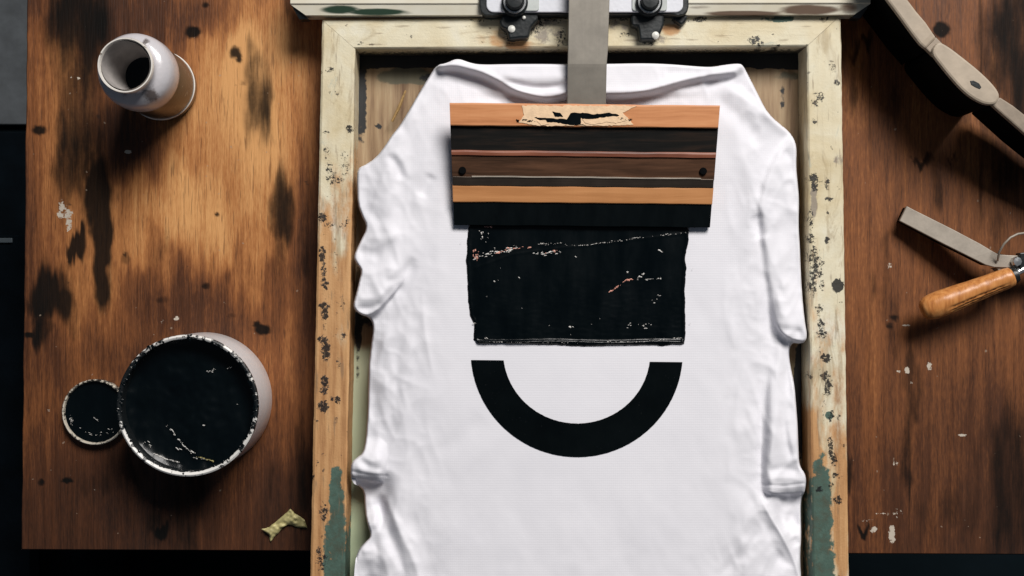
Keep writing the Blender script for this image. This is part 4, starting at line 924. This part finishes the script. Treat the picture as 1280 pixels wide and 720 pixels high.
# wooden handled tool
hn = thing('handled_tool', P(1210, 370, 0), 'tool with turned orange wooden handle and metal shank, right edge of the table', 'hand tool')
def handle():
    a = P(1151, 389, .030); b = P(1266, 345, .040); d = (b-a); L = d.length; t = d.normalized()
    s = Vector((t.y, -t.x, 0)).normalized(); u = s.cross(t).normalized()
    if u.z < 0: u = -u
    prof = [(0, .002), (.01, .0062), (.03, .0092), (.07, .0112), (.14, .0124), (.24, .0126), (.4, .0118), (.6, .0106), (.8, .0100), (.93, .0098), (.985, .0090), (1., .0070)]
    V = []; F = []; A = []; seg = 64
    rows = []
    for i in range(len(prof)-1):
        n = max(1, int((prof[i+1][0]-prof[i][0])*90))
        for k in range(n):
            f = k/n; rows.append((prof[i][0]+(prof[i+1][0]-prof[i][0])*f, prof[i][1]+(prof[i+1][1]-prof[i][1])*f))
    rows.append(prof[-1])
    for (f, r) in rows:
        for k in range(seg):
            q = 2*math.pi*k/seg
            rr_ = r
            # carved flutes on the side turned to the viewer's lower side
            g = 0
            for q0, dp in ((.50, .0016), (.80, .0016), (1.10, .0014)):
                g += dp*math.exp(-((math.atan2(math.sin(q-q0), math.cos(q-q0)))/.09)**2)
            q_ = g
            fade = min(1, max(0, (f-.22)/.12))*min(1, max(0, (.93-f)/.1))
            rr_ -= g*fade*(.7+.8*mn.noise(Vector((f*25, q*3, 0)))+.3)
            rr_ += .00025*mn.noise(Vector((f*12, math.cos(q)*2, math.sin(q)*2)))
            V.append(a+t*(f*L)+s*math.cos(q)*rr_+u*math.sin(q)*rr_); A.append((min(1, g*fade/.0016*(.6+.9*mn.noise(Vector((f*30, q*9, 2))))), 0, 0, 0))
    n = len(rows)
    for i in range(n-1):
        for k in range(seg): F.append([i*seg+k, i*seg+(k+1) % seg, (i+1)*seg+(k+1) % seg, (i+1)*seg+k])
    F.append(list(range(seg))); F.append([(n-1)*seg+k for k in range(seg)])
    # the wood grain runs along the handle: give the mesh its own axes
    me_o = mk('wooden_handle', V, F, M['handle'], hn, True, attr=A)
    return a, b, t
ha, hb, ht = handle()
tube('ferrule', [hb-ht*.002, hb+ht*.001, hb+ht*.004], [.0074, .0078, .0070], M['blackmetal'], hn, 20)
tube('shank', [hb+ht*.003, P(1272, 340, .037), P(1279, 336.5, .038), P(1290, 335, .037), P(1330, 335, .03), P(1370, 340, .004)], [.0030, .0034, .0036, .0036, .0036, .0036], M['chrome'], hn, 14)

# scraps
o = hf_mesh('tape_scrap', ragged([(326, 661), (336, 659), (350, 648), (363, 636), (369, 641), (381, 650), (384, 660), (372, 659), (360, 655), (350, 664), (338, 677), (336, 668)], .8, 2, 5), lambda x, y, sd: .0012+.0022*np.clip(sd, 0, 1.5)/1.5+.006*np.abs(fbm(x/9, y/7, 88, 2))+.003*sst(y, 660, 640), 1.2, M['tape'], None)[0]
tag(o, 'torn yellowish scrap of tape on the dark lower left of the table', 'scrap')
o = tube('straw_splinter', [P(490, 152, .022), P(499, 134, .025), P(507, 113, .027)], [.0012, .0016, .0009], M['straw'], None, 6)
tag(o, 'thin straw coloured splinter inside the upper left corner of the frame', 'splinter')

# ------------------------------------------------------------------ camera, light, world
cam = bpy.data.cameras.new('camera'); co = bpy.data.objects.new('camera', cam); C.objects.link(co)
co.location = (0, 0, H); cam.sensor_width = 36; cam.lens = 36*H/1.0; cam.clip_end = 50; cam.clip_start = .01
sc.camera = co
w = bpy.data.worlds.new('World'); sc.world = w; w.use_nodes = True
bg = w.node_tree.nodes['Background']; bg.inputs[0].default_value = (.45, .55, .70, 1); bg.inputs[1].default_value = .10
la = bpy.data.lights.new('window_light', 'AREA'); la.shape = 'RECTANGLE'; la.size = 2.1; la.size_y = 1.5; la.energy = 262; la.color = (1.0, .965, .93)
lo = bpy.data.objects.new('window_light', la); C.objects.link(lo)
el = math.radians(46); D = 4.5; az = Vector((.42, .91, 0)).normalized()
lo.location = az*math.cos(el)*D+Vector((0, 0, math.sin(el)*D))
lo.rotation_euler = (Vector((0, 0, 0))-lo.location).to_track_quat('-Z', 'Y').to_euler()
sc.view_settings.view_transform = 'Standard'; sc.view_settings.look = 'None'; sc.view_settings.exposure = 0; sc.view_settings.gamma = 1
